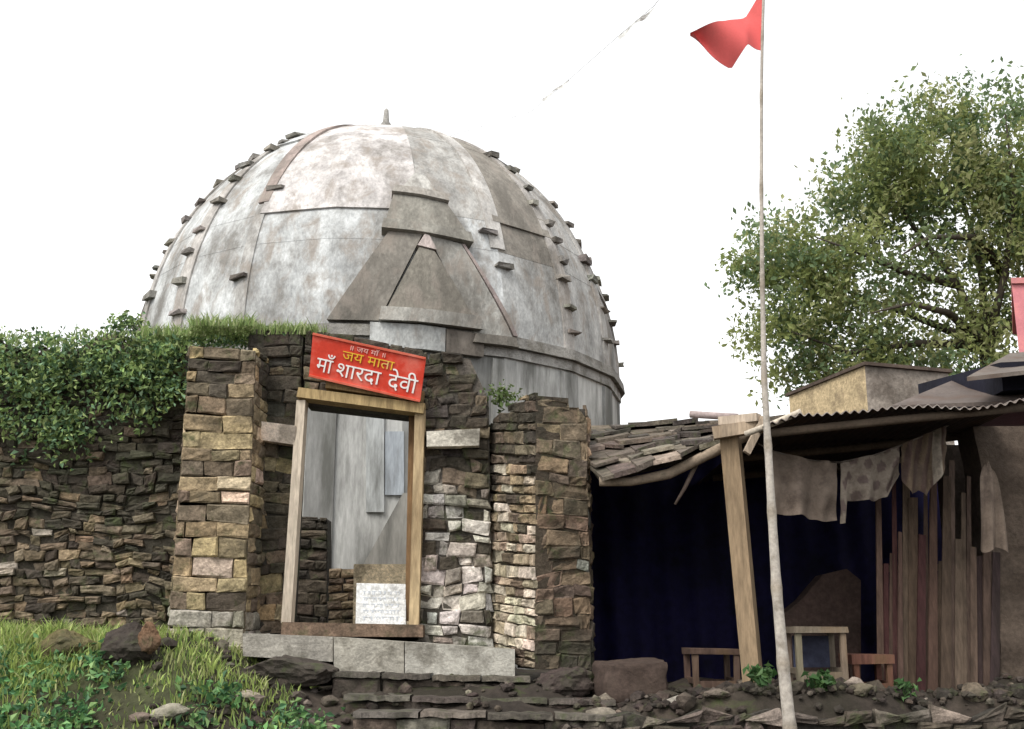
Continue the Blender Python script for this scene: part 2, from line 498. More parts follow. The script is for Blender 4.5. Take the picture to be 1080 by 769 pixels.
# --- right pier (splayed side face and front face)
def col_side(u, v):
    if v > .72: return pick([(4, DARK), (2, MID), (.6, TAN)])
    if v > .45: return pick([(2, MID), (2, TAN), (2, (.55, .48, .38)), (.8, DARK)])
    return pick([(4.5, (.54, .47, .37)), (3, (.38, .31, .23)), (1.5, MID)])
def col_front(u, v):
    if v < .1: return pick([(3, DARK), (1, MID)])
    if v > .72: return pick([(3, DARK), (2, MID), (1.3, (.3, .22, .14)), (.5, OCH)])
    return pick([(4, (.15, .11, .075)), (3, (.105, .082, .06)), (1.5, (.2, .14, .09)), (.8, (.2, .19, .17))])
mb = MB()
pa, pb, pc = U(508, 692, 10.05), U(563, 706, 9.0), U(624, 706, 9.15)
ta, tb, tc_ = U(508, 408, 10.05), U(564, 404, 9.0), U(618, 404, 9.15)
masonry(mb, pa, pb, tb, ta, .085, .20, col_side, top=lambda u: .86 + .11 * sstep(0, 1, u) + .006 * math.sin(u * 40), dep=(.0, .03), jit=.009, thick=.3, bev=.006, gap=.013, wav=.012, mortar=(.07, .055, .04))
masonry(mb, pb + Vector((.012, .012, 0)), pc, tc_, tb + Vector((.012, .012, 0)), .11, .2, col_front, top=lambda u: .975 - .05 * abs(u - .3) ** 2 * 4 + .006 * math.sin(u * 37), dep=(-.01, .016), jit=.012, thick=.45, bev=.007, gap=.005, wav=.05, mortar=(.085, .065, .045))
masonry(mb, pc + Vector((.0, .012, 0)), pc + Vector((.1, 1.6, 0)), tc_ + Vector((.1, 1.6, 0)), tc_ + Vector((0, .012, 0)), .12, .2, col_front, top=lambda u: .93, dep=(.0, .03), thick=.4)
pier = mb.build('gate_pier', M_STONE, loc=U(563, 700, 9.3))
tag(pier, 'rounded-top stone pier with pale brick side, between doorway and dark shed', 'pier')

# --- plinth slabs
pl = thing('door_plinth', U(400, 700, 9.3), 'long pale grey stone slab plinth in front of the doorway', 'plinth')
def slab(px0, py0, py0b, px1, py1, py1b, y0, y1, col):
    m_ = MB()
    b0, b1 = U(px0, py0b, y0), U(px1, py1b, y0)
    t0, t1 = U(px0, py0, y0), U(px1, py1, y0)
    o = Vector((0, y1 - y0, 0))
    n_ = 10
    for k in range(1):
        m_.hexa([b0, b1, b1 + o, b0 + o], [t0, t1, t1 + o, t0 + o], col)
    return m_
slab(256, 668, 692, 351, 672, 698, 9.06, 9.68, (.33, .31, .27)).build('slab', M_SLAB, pl)
slab(352, 672, 712, 426, 677, 714, 9.02, 9.66, (.36, .34, .29)).build('slab', M_SLAB, pl)
slab(427, 677, 714, 543, 685, 718, 9.0, 9.66, (.40, .385, .34)).build('slab', M_SLAB, pl)

# --- steps below the plinth
st = thing('stone_steps', U(500, 745, 8.6), 'worn dark stone steps descending from the pale plinth', 'steps')
def colstep(u, v): return pick([(4, (.07, .055, .045)), (3, (.10, .08, .065)), (1, (.17, .15, .125))])
for px0, px1, pyt, pyb, y0 in ((350, 560, 716, 742, 8.75), (362, 650, 740, 760, 8.4), (372, 655, 757, 782, 8.05)):
    m_ = MB()
    b0, b1, t1, t0 = U(px0, pyb + 6, y0), U(px1, pyb + 9, y0), U(px1, pyt + 5, y0), U(px0, pyt, y0)
    masonry(m_, b0, b1, t1, t0, .16, .3, colstep, dep=(0, .04), jit=.012, thick=.5, mortar=(.03, .025, .02))
    # tread slabs with a worn pale nosing
    N = 4
    for k in range(N):
        ua, ub = k / N + .004, (k + 1) / N - .004
        a0, a1 = t0.lerp(t1, ua), t0.lerp(t1, ub)
        dz = Vector((0, 0, .004 + rnd(0, .012))); fw = Vector((0, -.055 + rnd(-.02, .02), 0)); bk = Vector((0, .45, 0)); up = Vector((0, 0, .035))
        c_ = jcol((.16, .14, .115), .3)
        nn_ = 8
        ed = [a0.lerp(a1, t / nn_) + fw + dz + Vector((0, rnd(-.03, .02), rnd(-.006, .006))) for t in range(nn_ + 1)]
        for t in range(nn_):
            e0_, e1_ = ed[t], ed[t + 1]
            m_.add([e0_, e1_, e1_ + up + Vector((0, .012, 0)), e0_ + up + Vector((0, .012, 0)), e1_ + bk + up, e0_ + bk + up], [(0, 1, 2, 3), (3, 2, 4, 5)], mul(c_, .62), False)
    m_.build('step', M_STONE, st)

# ------------------------------------------------------------------ the temple: faceted dome on a drum
DX, DY, DR, DH, DZ = -1.96, 16.5, 3.52, 3.9, 5.2
NS, TH0, ST = 20, 14.0, 18.0                                # ribs at TH0 + ST k degrees, angle from the camera side
temple = thing('domed_temple', (DX, DY, 1.3), 'round grey-white temple with a large ribbed weathered dome behind the gateway', 'temple')
def polyf(th):
    st_ = 360 / NS
    a = ((th - TH0) % st_) - st_ / 2
    return .85 * math.cos(R(st_ / 2)) / math.cos(R(a)) + .15
def DP(th, ph, off=0.0):
    r = DR * math.cos(R(ph)) * (polyf(th) if ph < 80 else 1) + off * math.cos(R(ph))
    z = DZ + DH * math.sin(R(ph)) + off * math.sin(R(ph))
    return Vector((DX + r * math.sin(R(th)), DY - r * math.cos(R(th)), z))
PL = (.50, .515, .515)
FT = [rnd(.92, 1.06) for _ in range(NS)]
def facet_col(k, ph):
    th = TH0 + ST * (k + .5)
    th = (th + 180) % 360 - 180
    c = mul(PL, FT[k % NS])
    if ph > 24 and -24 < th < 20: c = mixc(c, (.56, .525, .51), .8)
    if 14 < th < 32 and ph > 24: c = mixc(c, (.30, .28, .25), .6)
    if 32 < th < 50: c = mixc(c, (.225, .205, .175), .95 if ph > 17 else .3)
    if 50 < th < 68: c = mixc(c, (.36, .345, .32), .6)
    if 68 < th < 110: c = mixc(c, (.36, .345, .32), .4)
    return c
tiers = [0, 17, 24, 52, 90]
mb = MB()
for k in range(NS):
    for i in range(len(tiers) - 1):
        p0, p1 = tiers[i], tiers[i + 1]
        lip = .03 if (i, k) in ((2, -2), (2, -1), (2, NS - 2), (2, NS - 1), (2, 1), (1, 3), (1, 4), (3, NS - 3), (3, 2)) else .003
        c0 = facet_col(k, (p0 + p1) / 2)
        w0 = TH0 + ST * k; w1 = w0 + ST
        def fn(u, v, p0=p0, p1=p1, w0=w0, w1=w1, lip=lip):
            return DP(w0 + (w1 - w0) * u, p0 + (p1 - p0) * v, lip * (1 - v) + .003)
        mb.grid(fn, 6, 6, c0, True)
        # underside of the lip, its shade painted in as a darker tone
        mb.grid(lambda u, v, p0=p0, w0=w0, w1=w1, lip=lip: DP(w0 + (w1 - w0) * u, p0, -.05 + (lip + .053) * v), 6, 1, mul(c0, .8), False)
        # edge closures
        for ww in (w0, w1):
            mb.grid(lambda u, v, p0=p0, p1=p1, ww=ww, lip=lip: DP(ww, p0 + (p1 - p0) * v, -.05 + (lip * (1 - v) + .053) * u), 1, 6, c0, False)
mb.grid(lambda u, v: DP(u * 360, v * 90, -.05), 96, 24, (.3, .28, .25), True)
dome = mb.build('dome_shell', M_PLASTER, temple)

def patch(mb, quad, off, col, nu=6, nv=10):
    """raised slab following the dome; quad = (th, ph) of BL, BR, TR, TL"""
    def tp(u, v):
        a = [quad[0][i] * (1 - u) + quad[1][i] * u for i in (0, 1)]
        b = [quad[3][i] * (1 - u) + quad[2][i] * u for i in (0, 1)]
        return [a[i] * (1 - v) + b[i] * v for i in (0, 1)]
    mb.grid(lambda u, v: DP(*tp(u, v), off), nu, nv, col, True)
    for e in (0, 1):
        mb.grid(lambda u, v: DP(*tp(e, v), -.04 + (off + .04) * u), 1, nv, col, False)
        mb.grid(lambda u, v: DP(*tp(u, e), -.04 + (off + .04) * v), nu, 1, col, False)
GD, GM, GL = (.22, .205, .18), (.30, .29, .26), (.44, .45, .44)
def gp(name, q, off, c, nv=10):
    if name != 'rib': q = tuple((7 + .79 * a_, b_) for a_, b_ in q)
    m_ = MB(); patch(m_, q, off, c, nv=nv); m_.build(name, M_PLASTER, temple)
gp('gable_band', ((-13.3, .6), (-1, .6), (9.5, 17.5), (1, 18)), .10, GD)
gp('gable_band', ((22.5, -.5), (33, -.5), (20, 16.5), (11, 17.5)), .10, (.34, .335, .31))
gp('gable_ledge', ((22, -2.2), (34, -2.2), (33, -.6), (22.5, -.6)), .17, (.2, .185, .16), 2)
gp('gable_ledge', ((-1, 17.9), (23, 16.6), (22.5, 18.6), (-.5, 19.9)), .17, (.27, .26, .23), 2)
gp('gable_top', ((0, 20.1), (22, 18.8), (17, 25.2), (2, 26.3)), .12, (.25, .24, .21))
gp('gable_ledge', ((1.5, 26.4), (17.5, 25.3), (17, 27), (2.5, 28)), .17, (.33, .31, .28), 2)
gp('gable_top', ((4, 28.2), (16, 27.2), (12, 33), (8.5, 33.5)), .07, (.5, .49, .46))
gp('gable_panel', ((1, 3), (22, 2.5), (12.5, 14), (8.5, 14.5)), .12, (.215, .20, .17))
gp('gable_panel', ((8, 14.7), (13, 14.2), (11.2, 17), (10, 17.2)), .14, (.42, .36, .34), 4)
gp('gable_sill', ((-1, .4), (24, .0), (23.5, 2.3), (-.5, 2.7)), .20, (.36, .35, .32), 2)
gp('gable_sill', ((-3, -4), (15, -4.3), (15, -.2), (-3, .2)), .13, GL, 3)
gp('gable_sill', ((15.3, -4.3), (25, -4.5), (25, -.6), (15.3, -.3)), .12, (.16, .14, .12), 3)
# rib bands down the edges of the facets
for k in range(-6, 6):
    th = TH0 + ST * k
    if k in (0, -1): continue
    wv = rnd(1.3, 1.9)
    if k == -2:
        gp('rib', ((th - wv, 27), (th + wv * .6, 27), (th + wv * 1.9, 74), (th - wv * 1.7, 74)), .035, (.33, .27, .245), 12)
        gp('rib', ((th - wv, 0), (th + wv * .5, 0), (th + wv * .6, 26.6), (th - wv, 26.6)), .022, (.42, .415, .40), 10)
        continue
    lo = 17.5 if k == 1 else 0
    gp('rib', ((th - wv, lo), (th + wv, lo), (th + wv * 1.6, 72), (th - wv * 1.6, 72)), .03, mixc((.46, .45, .43), (.34, .31, .285), random.random()), 16)
gp('band_edge', ((33.2, 0), (34.6, 0), (21, 16.5), (20.2, 16.5)), .105, (.30, .245, .235), 10)

# projecting step stones along the ribs
for k in range(-6, 6):
    th = TH0 + ST * k
    if k in (0, -1): continue
    ph = rnd(3, 7)
    while ph < 60:
        ok = random.random() > .12
        if k == -2: ok = random.random() < .25
        if k == 1: ok = ph < 22 and random.random() < .5
        if ok:
            p = DP(th + rnd(-2, 2), ph, .02)
            rot = Matrix.Rotation(R(th + rnd(-5, 5)), 3, 'Z') @ Matrix.Rotation(R(rnd(-5, 5)), 3, 'Y')
            m_ = MB(); m_.box(p, (rnd(.12, .27), rnd(.11, .18), rnd(.04, .075)), jcol((.25, .235, .21), .4), rot, .02)
            m_.build('projecting_stone', M_SLAB, temple)
        ph += rnd(4.2, 7.5)
# finial
m_ = MB()
prof = [(0, .30), (.05, .30), (.08, .2), (.16, .17), (.2, .10), (.24, .10), (.27, .14), (.33, .11), (.38, .065), (.58, .045), (.62, .0)]
zt = DZ + DH + .0
m_.grid(lambda u, v: Vector((DX - .02 + np.interp(v * 10, range(11), [p[1] for p in prof]) * math.cos(u * 2 * math.pi) * .8,
                             DY + np.interp(v * 10, range(11), [p[1] for p in prof]) * math.sin(u * 2 * math.pi) * .8,
                             zt + np.interp(v * 10, range(11), [p[0] for p in prof]))), 16, 10, (.30, .29, .27))
m_.build('finial', M_SLAB, temple)
# cornice and drum
def ring(z0, z1, r0, r1, col, n=NS * 6, facets=True):
    m_ = MB()
    def pp(th, r, z):
        k = polyf(th)
        return Vector((DX + r * k * math.sin(R(th)), DY - r * k * math.cos(R(th)), z))
    seq = [(r0 - .25, z0), (r0, z0), (r1, z1), (r1 - .25, z1)]
    for a_, b_ in zip(seq[:-1], seq[1:]):
        m_.grid(lambda u, v: pp(u * 360 + TH0, a_[0] + (b_[0] - a_[0]) * v, a_[1] + (b_[1] - a_[1]) * v), n, 1, col, False)
    return m_
ring(5.06, 5.20, 3.62, 3.60, (.26, .25, .23)).build('cornice', M_SLAB, temple)
ring(4.93, 5.055, 3.56, 3.56, (.36, .35, .33)).build('cornice', M_SLAB, temple)
mb = MB()
def drp(th, r, z):
    k = polyf(th); return Vector((DX + r * k * math.sin(R(th)), DY - r * k * math.cos(R(th)), z))
for k in range(NS):
    w0 = TH0 + ST * k
    c0 = mul((.50, .50, .48), rnd(.93, 1.05))
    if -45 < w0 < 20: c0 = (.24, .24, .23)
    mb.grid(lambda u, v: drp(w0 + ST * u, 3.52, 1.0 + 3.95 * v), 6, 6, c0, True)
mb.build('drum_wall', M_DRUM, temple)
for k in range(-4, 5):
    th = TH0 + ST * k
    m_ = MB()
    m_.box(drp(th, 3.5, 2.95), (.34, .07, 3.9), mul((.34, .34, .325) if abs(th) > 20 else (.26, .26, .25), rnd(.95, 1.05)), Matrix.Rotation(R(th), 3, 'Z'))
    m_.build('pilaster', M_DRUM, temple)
def on_drum(px0, py0, px1, py1, y, thick, col, name, mat):
    m_ = MB(); o = Vector((0, thick, 0))
    b0, b1, t1, t0 = U(px0, py1, y), U(px1, py1, y), U(px1, py0, y), U(px0, py0, y)
    m_.hexa([b0, b1, b1 + o, b0 + o], [t0, t1, t1 + o, t0 + o], col)
    return m_.build(name, mat, temple)
on_drum(386, 420, 405, 540, 13.0, .3, (.42, .435, .43), 'shutter', M_DRUM)
on_drum(406, 455, 426, 522, 13.02, .3, (.34, .37, .40), 'shutter', M_DRUM)
m_ = MB(); o = Vector((0, .3, 0))
pts = [U(378, 605, 12.7), U(446, 605, 12.7), U(446, 520, 12.7), U(425, 520, 12.7)]
m_.hexa([pts[0], pts[1], pts[1] + o, pts[0] + o], [pts[3], pts[2], pts[2] + o, pts[3] + o], (.27, .26, .235))
m_.build('buttress', M_DRUM, temple)

# things inside the court, seen through the door
m_ = MB()
masonry(m_, U(285, 672, 12.2), U(345, 672, 12.2), U(345, 545, 12.2), U(285, 545, 12.2), .10, .2, lambda u, v: pick([(4, (.05, .042, .034)), (2, (.085, .068, .05)), (.6, (.14, .11, .08))]), dep=(0, .03), thick=.3, wav=.03)
tag(m_.build('court_wall', M_STONE, loc=U(320, 668, 12.3)), 'dark stone wall end standing in the court, left side of the doorway view', 'wall')
m_ = MB()
masonry(m_, U(346, 672, 11.3), U(377, 672, 11.3), U(377, 600, 11.3), U(346, 600, 11.3), .085, .2, lambda u, v: pick([(2, MID), (2, (.22, .17, .12)), (1, TAN)]), dep=(0, .03), thick=.3)
tag(m_.build('brick_stub', M_STONE, loc=U(361, 668, 11.45)), 'low brown brick stub in the court seen through the door', 'brick pier')
m_ = MB(); o = Vector((0, .35, 0))
b0, b1, t1, t0 = U(372, 668, 10.6), U(436, 668, 10.6), U(436, 595, 10.6), U(373, 595, 10.6)
m_.hexa([b0, b1, b1 + o, b0 + o], [t0, t1, t1 + o, t0 + o], (.75, .62, .42))
blk = m_.build('stone_block', M_ASHLAR, loc=U(404, 668, 10.7))
tag(blk, 'tan stone block in the court behind the white plaque', 'stone block')
m_ = MB()
b0, b1, t1, t0 = U(375, 660, 9.72), U(428, 660, 9.72), U(428, 616, 9.80), U(376, 615, 9.80)
o = Vector((0, .05, 0))
m_.hexa([b0, b1, b1 + o, b0 + o], [t0, t1, t1 + o, t0 + o], (.74, .75, .74))
plq = m_.build('plaque', M_SLAB, loc=U(401, 660, 9.74))
tag(plq, 'square white marble plaque with worn inscription leaning in the doorway', 'plaque')
m_ = MB()
for r_ in range(5):
    v = .2 + r_ * .15
    u = .14
    while u < .84:
        wd = rnd(.04, .13)
        p0 = b0.lerp(b1, u).lerp(t0.lerp(t1, u), v); p1 = b0.lerp(b1, min(.88, u + wd)).lerp(t0.lerp(t1, min(.88, u + wd)), v)
        up = (t0 - b0).normalized()
        hh = .028 * rnd(.5, 1)
        fwd = Vector((0, -.003, 0))
        # headline and strokes hanging from it
        m_.hexa([p0 + fwd, p1 + fwd, p1 - fwd, p0 - fwd], [p0 + fwd + up * .006, p1 + fwd + up * .006, p1 - fwd + up * .006, p0 - fwd + up * .006], (.45, .48, .52))
        for s_ in range(2):
            q = p0.lerp(p1, rnd(.1, .9)); e = Vector((.006, 0, 0))
            m_.hexa([q + fwd - up * hh, q + e + fwd - up * hh, q + e - fwd - up * hh, q - fwd - up * hh], [q + fwd, q + e + fwd, q + e - fwd, q - fwd], (.45, .48, .52))
        u += wd + rnd(.02, .05)
m_.build('inscription', M_LETTER, plq)

# ------------------------------------------------------------------ shed on the right
FZ = 1.21
shed = thing('shed', (2.2, 9.5, FZ), 'dark open-fronted shed with ragged slab roof and corrugated awning', 'shed')
GLOOM = (.010, .008, .050)  # the shed's inner shade is put into this near-black wall colour
def wallbox(pts2, z0, z1, th, col, name, mat, par):
    m_ = MB()
    a_, b_ = Vector((*pts2[0], 0)), Vector((*pts2[1], 0))
    n_ = (b_ - a_).cross(Vector((0, 0, 1))).normalized() * -th
    lo = [a_, b_, b_ + n_, a_ + n_]
    m_.hexa([p + Vector((0, 0, z0)) for p in lo], [p + Vector((0, 0, z1)) for p in lo], col)
    return m_.build(name, mat, par)
xl = U(627, 600, 9.3).x + .02
m_ = MB()
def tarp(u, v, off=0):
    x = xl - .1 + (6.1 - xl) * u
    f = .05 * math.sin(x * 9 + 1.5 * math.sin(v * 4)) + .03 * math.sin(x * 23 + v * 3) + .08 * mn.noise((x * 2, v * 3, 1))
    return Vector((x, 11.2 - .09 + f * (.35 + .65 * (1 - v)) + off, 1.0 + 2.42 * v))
m_.grid(tarp, 220, 24, GLOOM); m_.grid(lambda u, v: tarp(1 - u, v, .02), 110, 12, GLOOM)
m_.build('back_wall', M_DARKSHEET, shed)
m_ = MB()
w0_, w1_ = U(634, 506, 8.75), U(634, 455, 11.2)
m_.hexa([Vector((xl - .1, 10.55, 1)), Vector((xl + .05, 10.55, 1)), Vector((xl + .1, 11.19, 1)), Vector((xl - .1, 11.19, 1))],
        [Vector((xl - .1, 10.55, 3.1)), Vector((xl + .05, 10.55, 3.1)), Vector((xl + .1, 11.19, 3.3)), Vector((xl - .1, 11.19, 3.3))], GLOOM)
m_.build('side_wall', M_DARKSHEET, shed)
# post
m_ = MB()
m_.bar(U(795, 732, 8.5), U(770, 462, 8.5), .135, .15, (.24, .175, .11), up=(.35, 1, 0), jit=.006)
m_.build('post', M_WOOD, shed)
# roof slabs, laid in overlapping rows from eave to ridge
m_ = MB()
e0, e1, r1, r0 = U(634, 506, 8.75), U(800, 464, 8.75), U(800, 446, 11.2), U(596, 455, 11.2)
dk = Vector((0, 0, -.03))
m_.hexa([e0 + dk, e1 + dk, r1 + dk, r0 + dk], [p + Vector((0, 0, .02)) for p in (e0, e1, r1, r0)], (.05, .04, .033))
for row in range(7):
    v0 = row / 7 - .05; v1 = v0 + .26
    u = -.02
    while u < 1.0:
        wd = rnd(.07, .2)
        def pp(uu, vv): return e0.lerp(e1, uu).lerp(r0.lerp(r1, uu), vv)
        lift = Vector((0, 0, .025 + rnd(0, .06))); t_ = Vector((0, 0, rnd(.022, .05)))
        j0, j1 = rnd(-.10, .05), rnd(-.10, .05)
        q = [pp(u, v0 + j0) + lift, pp(u + wd, v0 + j1) + lift, pp(u + wd, v1), pp(u, v1)]
        m_.hexa(q, [p + t_ for p in q], pick([(3, (.13, .105, .085)), (3, (.075, .062, .053)), (1, (.22, .185, .15))]))
        u += wd * rnd(.8, 1.0)
m_.build('slab_roof', M_STONE, shed)
m_ = MB(); m_.tube([U(632, 508, 8.66), U(665, 508, 8.64), U(705, 500, 8.62), U(760, 473, 8.58), U(800, 454, 8.55)], [.035, .035, .04, .04, .035], (.27, .215, .16)); m_.build('eave_pole', M_BAMBOO, shed)
m_ = MB(); m_.tube([U(712, 532, 8.7), U(722, 515, 8.68), U(735, 488, 8.66)], [.01, .015, .02], (.16, .12, .1)); m_.build('broken_stick', M_BAMBOO, shed)
m_ = MB(); m_.tube([U(728, 437, 8.6), U(778, 440, 8.45)], .028, (.33, .27, .26)); m_.build('pole_end', M_BAMBOO, shed)
m_ = MB(); m_.bar(U(752, 458, 8.42), U(812, 448, 8.35), .09, .1, (.32, .25, .18), up=(0, 1, 0), jit=.006); m_.build('beam_end', M_WOOD, shed)
m_ = MB(); m_.bar(U(760, 445, 8.5), U(800, 440, 8.3), .06, .08, (.40, .33, .26), up=(0, 1, 0), jit=.006); m_.build('beam_end', M_WOOD, shed)
m_ = MB(); m_.bar(U(788, 478, 8.3), U(806, 440, 8.3), .05, .05, (.36, .29, .22), jit=.006); m_.build('brace', M_WOOD, shed)
m_ = MB(); m_.tube([U(786, 458, 8.2), U(815, 447, 8.1), U(845, 434, 8.05)], .022, (.5, .44, .36)); m_.build('pole_end', M_BAMBOO, shed)
# corrugated awning
m_ = MB()
f0, f1 = U(806, 448, 8.05), U(842, 434, 8.0)
f2, f3 = U(1030, 429, 8.0), U(1100, 414, 8.05)
Lx0, Lx1 = f0.x, f3.x
def awn(u, v):
    x = Lx0 + (Lx1 - Lx0) * u
    fx = [f0.x, f1.x, f2.x, f3.x]
    z0 = float(np.interp(x, fx, [f0.z, f1.z, f2.z, f3.z])); y0 = 8.02
    zb_ = z0 - .03
    sag = -.02 * math.sin(u * 9) * (1 - v)
    wv = .011 * math.sin(x * 2 * math.pi / .066) + .012 * mn.noise((x * 2.5, v * 3, 0))
    return Vector((x, y0 + (11.3 - y0) * v + .012 * math.sin(u * 40), z0 + (zb_ - z0) * v + sag + wv))
m_.grid(awn, 420, 6, (.15, .13, .115), True)
m_.grid(lambda u, v: awn(1 - u, v) + Vector((0, 0, -.006)), 420, 6, (.055, .045, .04), True)  # underside of the same sheet, shade painted in as a darker colour
m_.grid(lambda u, v: awn(u, 0) + Vector((0, -.001, -.006 * (1 - v))), 420, 1, (.34, .30, .27), False)  # pale front edge: a thin highlight painted into the colour
m_.build('awning', M_TIN, shed)
for yy, k_ in ((8.25, 0), (9.4, .35), (10.6, .7)):
    m_ = MB(); m_.tube([awn(.02, k_) + Vector((0, .1, -.06)), awn(.5, k_) + Vector((0, .1, -.065)), awn(.98, k_) + Vector((0, .1, -.06))], .032, (.10, .075, .055)); m_.build('batten', M_BAMBOO, shed)

# clothes line and cloths
line_pts = [(800, 468), (812, 475), (850, 485), (885, 488), (920, 481), (950, 470), (985, 455), (1000, 449)]
YL = 8.55
m_ = MB(); m_.tube([U(x, y, YL) for x, y in line_pts], .006, (.15, .13, .11), 6)
tag(m_.build('clothes_line', M_CLOTH, loc=U(900, 487, YL)), 'thin sagging line under the awning that the ragged cloths hang on', 'clothes line')
lx = [p[0] for p in line_pts]; ly = [p[1] for p in line_pts]
def cloth(name, px0, px1, bot, col, label, seed=0, stripes=None):
    random.seed(seed)
    m_ = MB()
    ph = rnd(0, 6)
    def pt(u, v, off=0):
        px = px0 + (px1 - px0) * u
        yt = np.interp(px, lx, ly) - 1
        yb = np.interp(u, [b[0] for b in bot], [b[1] for b in bot])
        p = U(px, yt + (yb - yt) * v, YL - .008)
        p.y += (.04 * math.sin(u * 8 + ph) + .03 * math.sin(u * 17 + 2 * ph + v * 1.5)) * (.25 + .75 * v) + .03 * mn.noise((u * 6, v * 4, ph)) + off
        p.z += .012 * mn.noise((u * 7, ph, v)) * v - .02 * v * abs(math.sin(u * 4 + ph))
        return p
    cf = (lambda u, v: stripes(u, v)) if stripes else (lambda u, v: mul(col, .95 + .1 * math.sin(u * 17 + v * 3)))
    m_.grid(pt, 60, 20, cf); m_.grid(lambda u, v: pt(1 - u, v, .006), 60, 20, lambda u, v: cf(1 - u, v))
    m_.grid(lambda u, v: pt(u, 1, .006 * v), 60, 1, cf)
    o_ = m_.build(name, M_CLOTH, loc=U((px0 + px1) / 2, 488, YL))
    tag(o_, label, 'cloth', 'ragged cloths hanging under the awning')
cloth('hanging_cloth', 813, 883, [(0, 538), (.3, 543), (.7, 546), (1, 547)], (.19, .15, .12), 'plain tan sack cloth hung next to the flagpole under the awning', 3)
cloth('hanging_cloth', 887, 949, [(0, 549), (.09, 549), (.11, 526), (.5, 529), (.8, 520), (.98, 502), (1, 498)], (.33, .29, .235), 'grey patterned cloth with a long left tail, middle of the hung cloths', 4,
      lambda u, v: (.22, .185, .15) if (math.sin(u * 22 + v * 6) + math.sin(v * 15 - u * 9)) > -.6 else (.12, .09, .08))
cloth('hanging_cloth', 951, 997, [(0, 506), (.2, 520), (.4, 514), (.6, 522), (.8, 505), (1, 490)], (.25, .19, .14), 'brown rag with one pale strip, rightmost on the sagging line', 5,
      lambda u, v: (.3, .26, .21) if abs(u - .8) < .07 else ((.13, .095, .065) if math.sin(u * 25 + 5 * v) > 0 else (.09, .06, .05)))
# garment on the mud wall
m_ = MB()
def garm(u, v, off=0):
    hw = float(np.interp(v, [0, .08, .2, 1], [3, 8, 10, 15])); cx = 1041 + 7 * v
    p = U(cx + (u - .5) * 2 * hw, 490 + 90 * v + 3 * math.sin(u * 8), 8.62)
    p.y += -.03 * math.sin(u * 13 + v * 3) * v - .02 + off
    return p
m_.grid(garm, 16, 16, lambda u, v: mul((.18, .14, .11), .9 + .2 * math.sin(u * 13) ** 2)); m_.grid(lambda u, v: garm(1 - u, v, .006), 16, 16, (.23, .18, .145))
tag(m_.build('hanging_garment', M_CLOTH, loc=U(1045, 488, 8.62)), 'pale garment hanging alone against the mud wall at right', 'garment')

# plank screen
random.seed(21)
m_ = MB()
px = 926
i = 0
while px < 1050:
    wd = rnd(5, 9.5)
    topy = (rnd(486, 540), rnd(560, 600), rnd(500, 590))[i % 3]
    c_ = pick([(4, (.08, .053, .04)), (2, (.105, .074, .056)), (1.2, (.065, .028, .027)), (1.4, (.045, .032, .03))])
    yy = 9.0 + rnd(-.025, .02)
    lean = rnd(-4, 3)
    m_.bar(U(px + wd / 2, 738, yy), U(px + wd / 2 + lean * .6, topy, yy), wd * .0088, .016, c_, jit=.005, ends=(1, rnd(.6, 1)))
    px += wd * .93
    i += 1
for ypx in (600, 700):
    m_.bar(U(926, ypx, 9.06), U(1052, ypx - 3, 9.06), .05, .03, (.1, .08, .06), up=(0, 1, 0))
tag(m_.build('plank_screen', M_DARKWOOD, loc=U(990, 738, 9.0)), 'uneven upright plank screen with reddish boards beside the mud wall', 'screen')

# low mud partition inside the shed
m_ = MB()
pts = [(826, 735), (908, 735), (908, 612), (893, 600), (868, 606), (846, 632), (826, 648)]
fr_ = [U(x, y, 9.9) for x, y in pts]; bk_ = [p + Vector((0, .25, 0)) for p in fr_]
n_ = len(pts)
m_.add(fr_ + bk_, [tuple(range(n_)), tuple(range(2 * n_ - 1, n_ - 1, -1))] + [(k, (k + n_), ((k + 1) % n_) + n_, (k + 1) % n_) for k in range(n_)], (.075, .05, .042))
tag(m_.build('mud_partition', M_MUD, loc=U(866, 735, 10.0)), 'low broken mud partition inside the shed behind the wooden stool', 'partition')

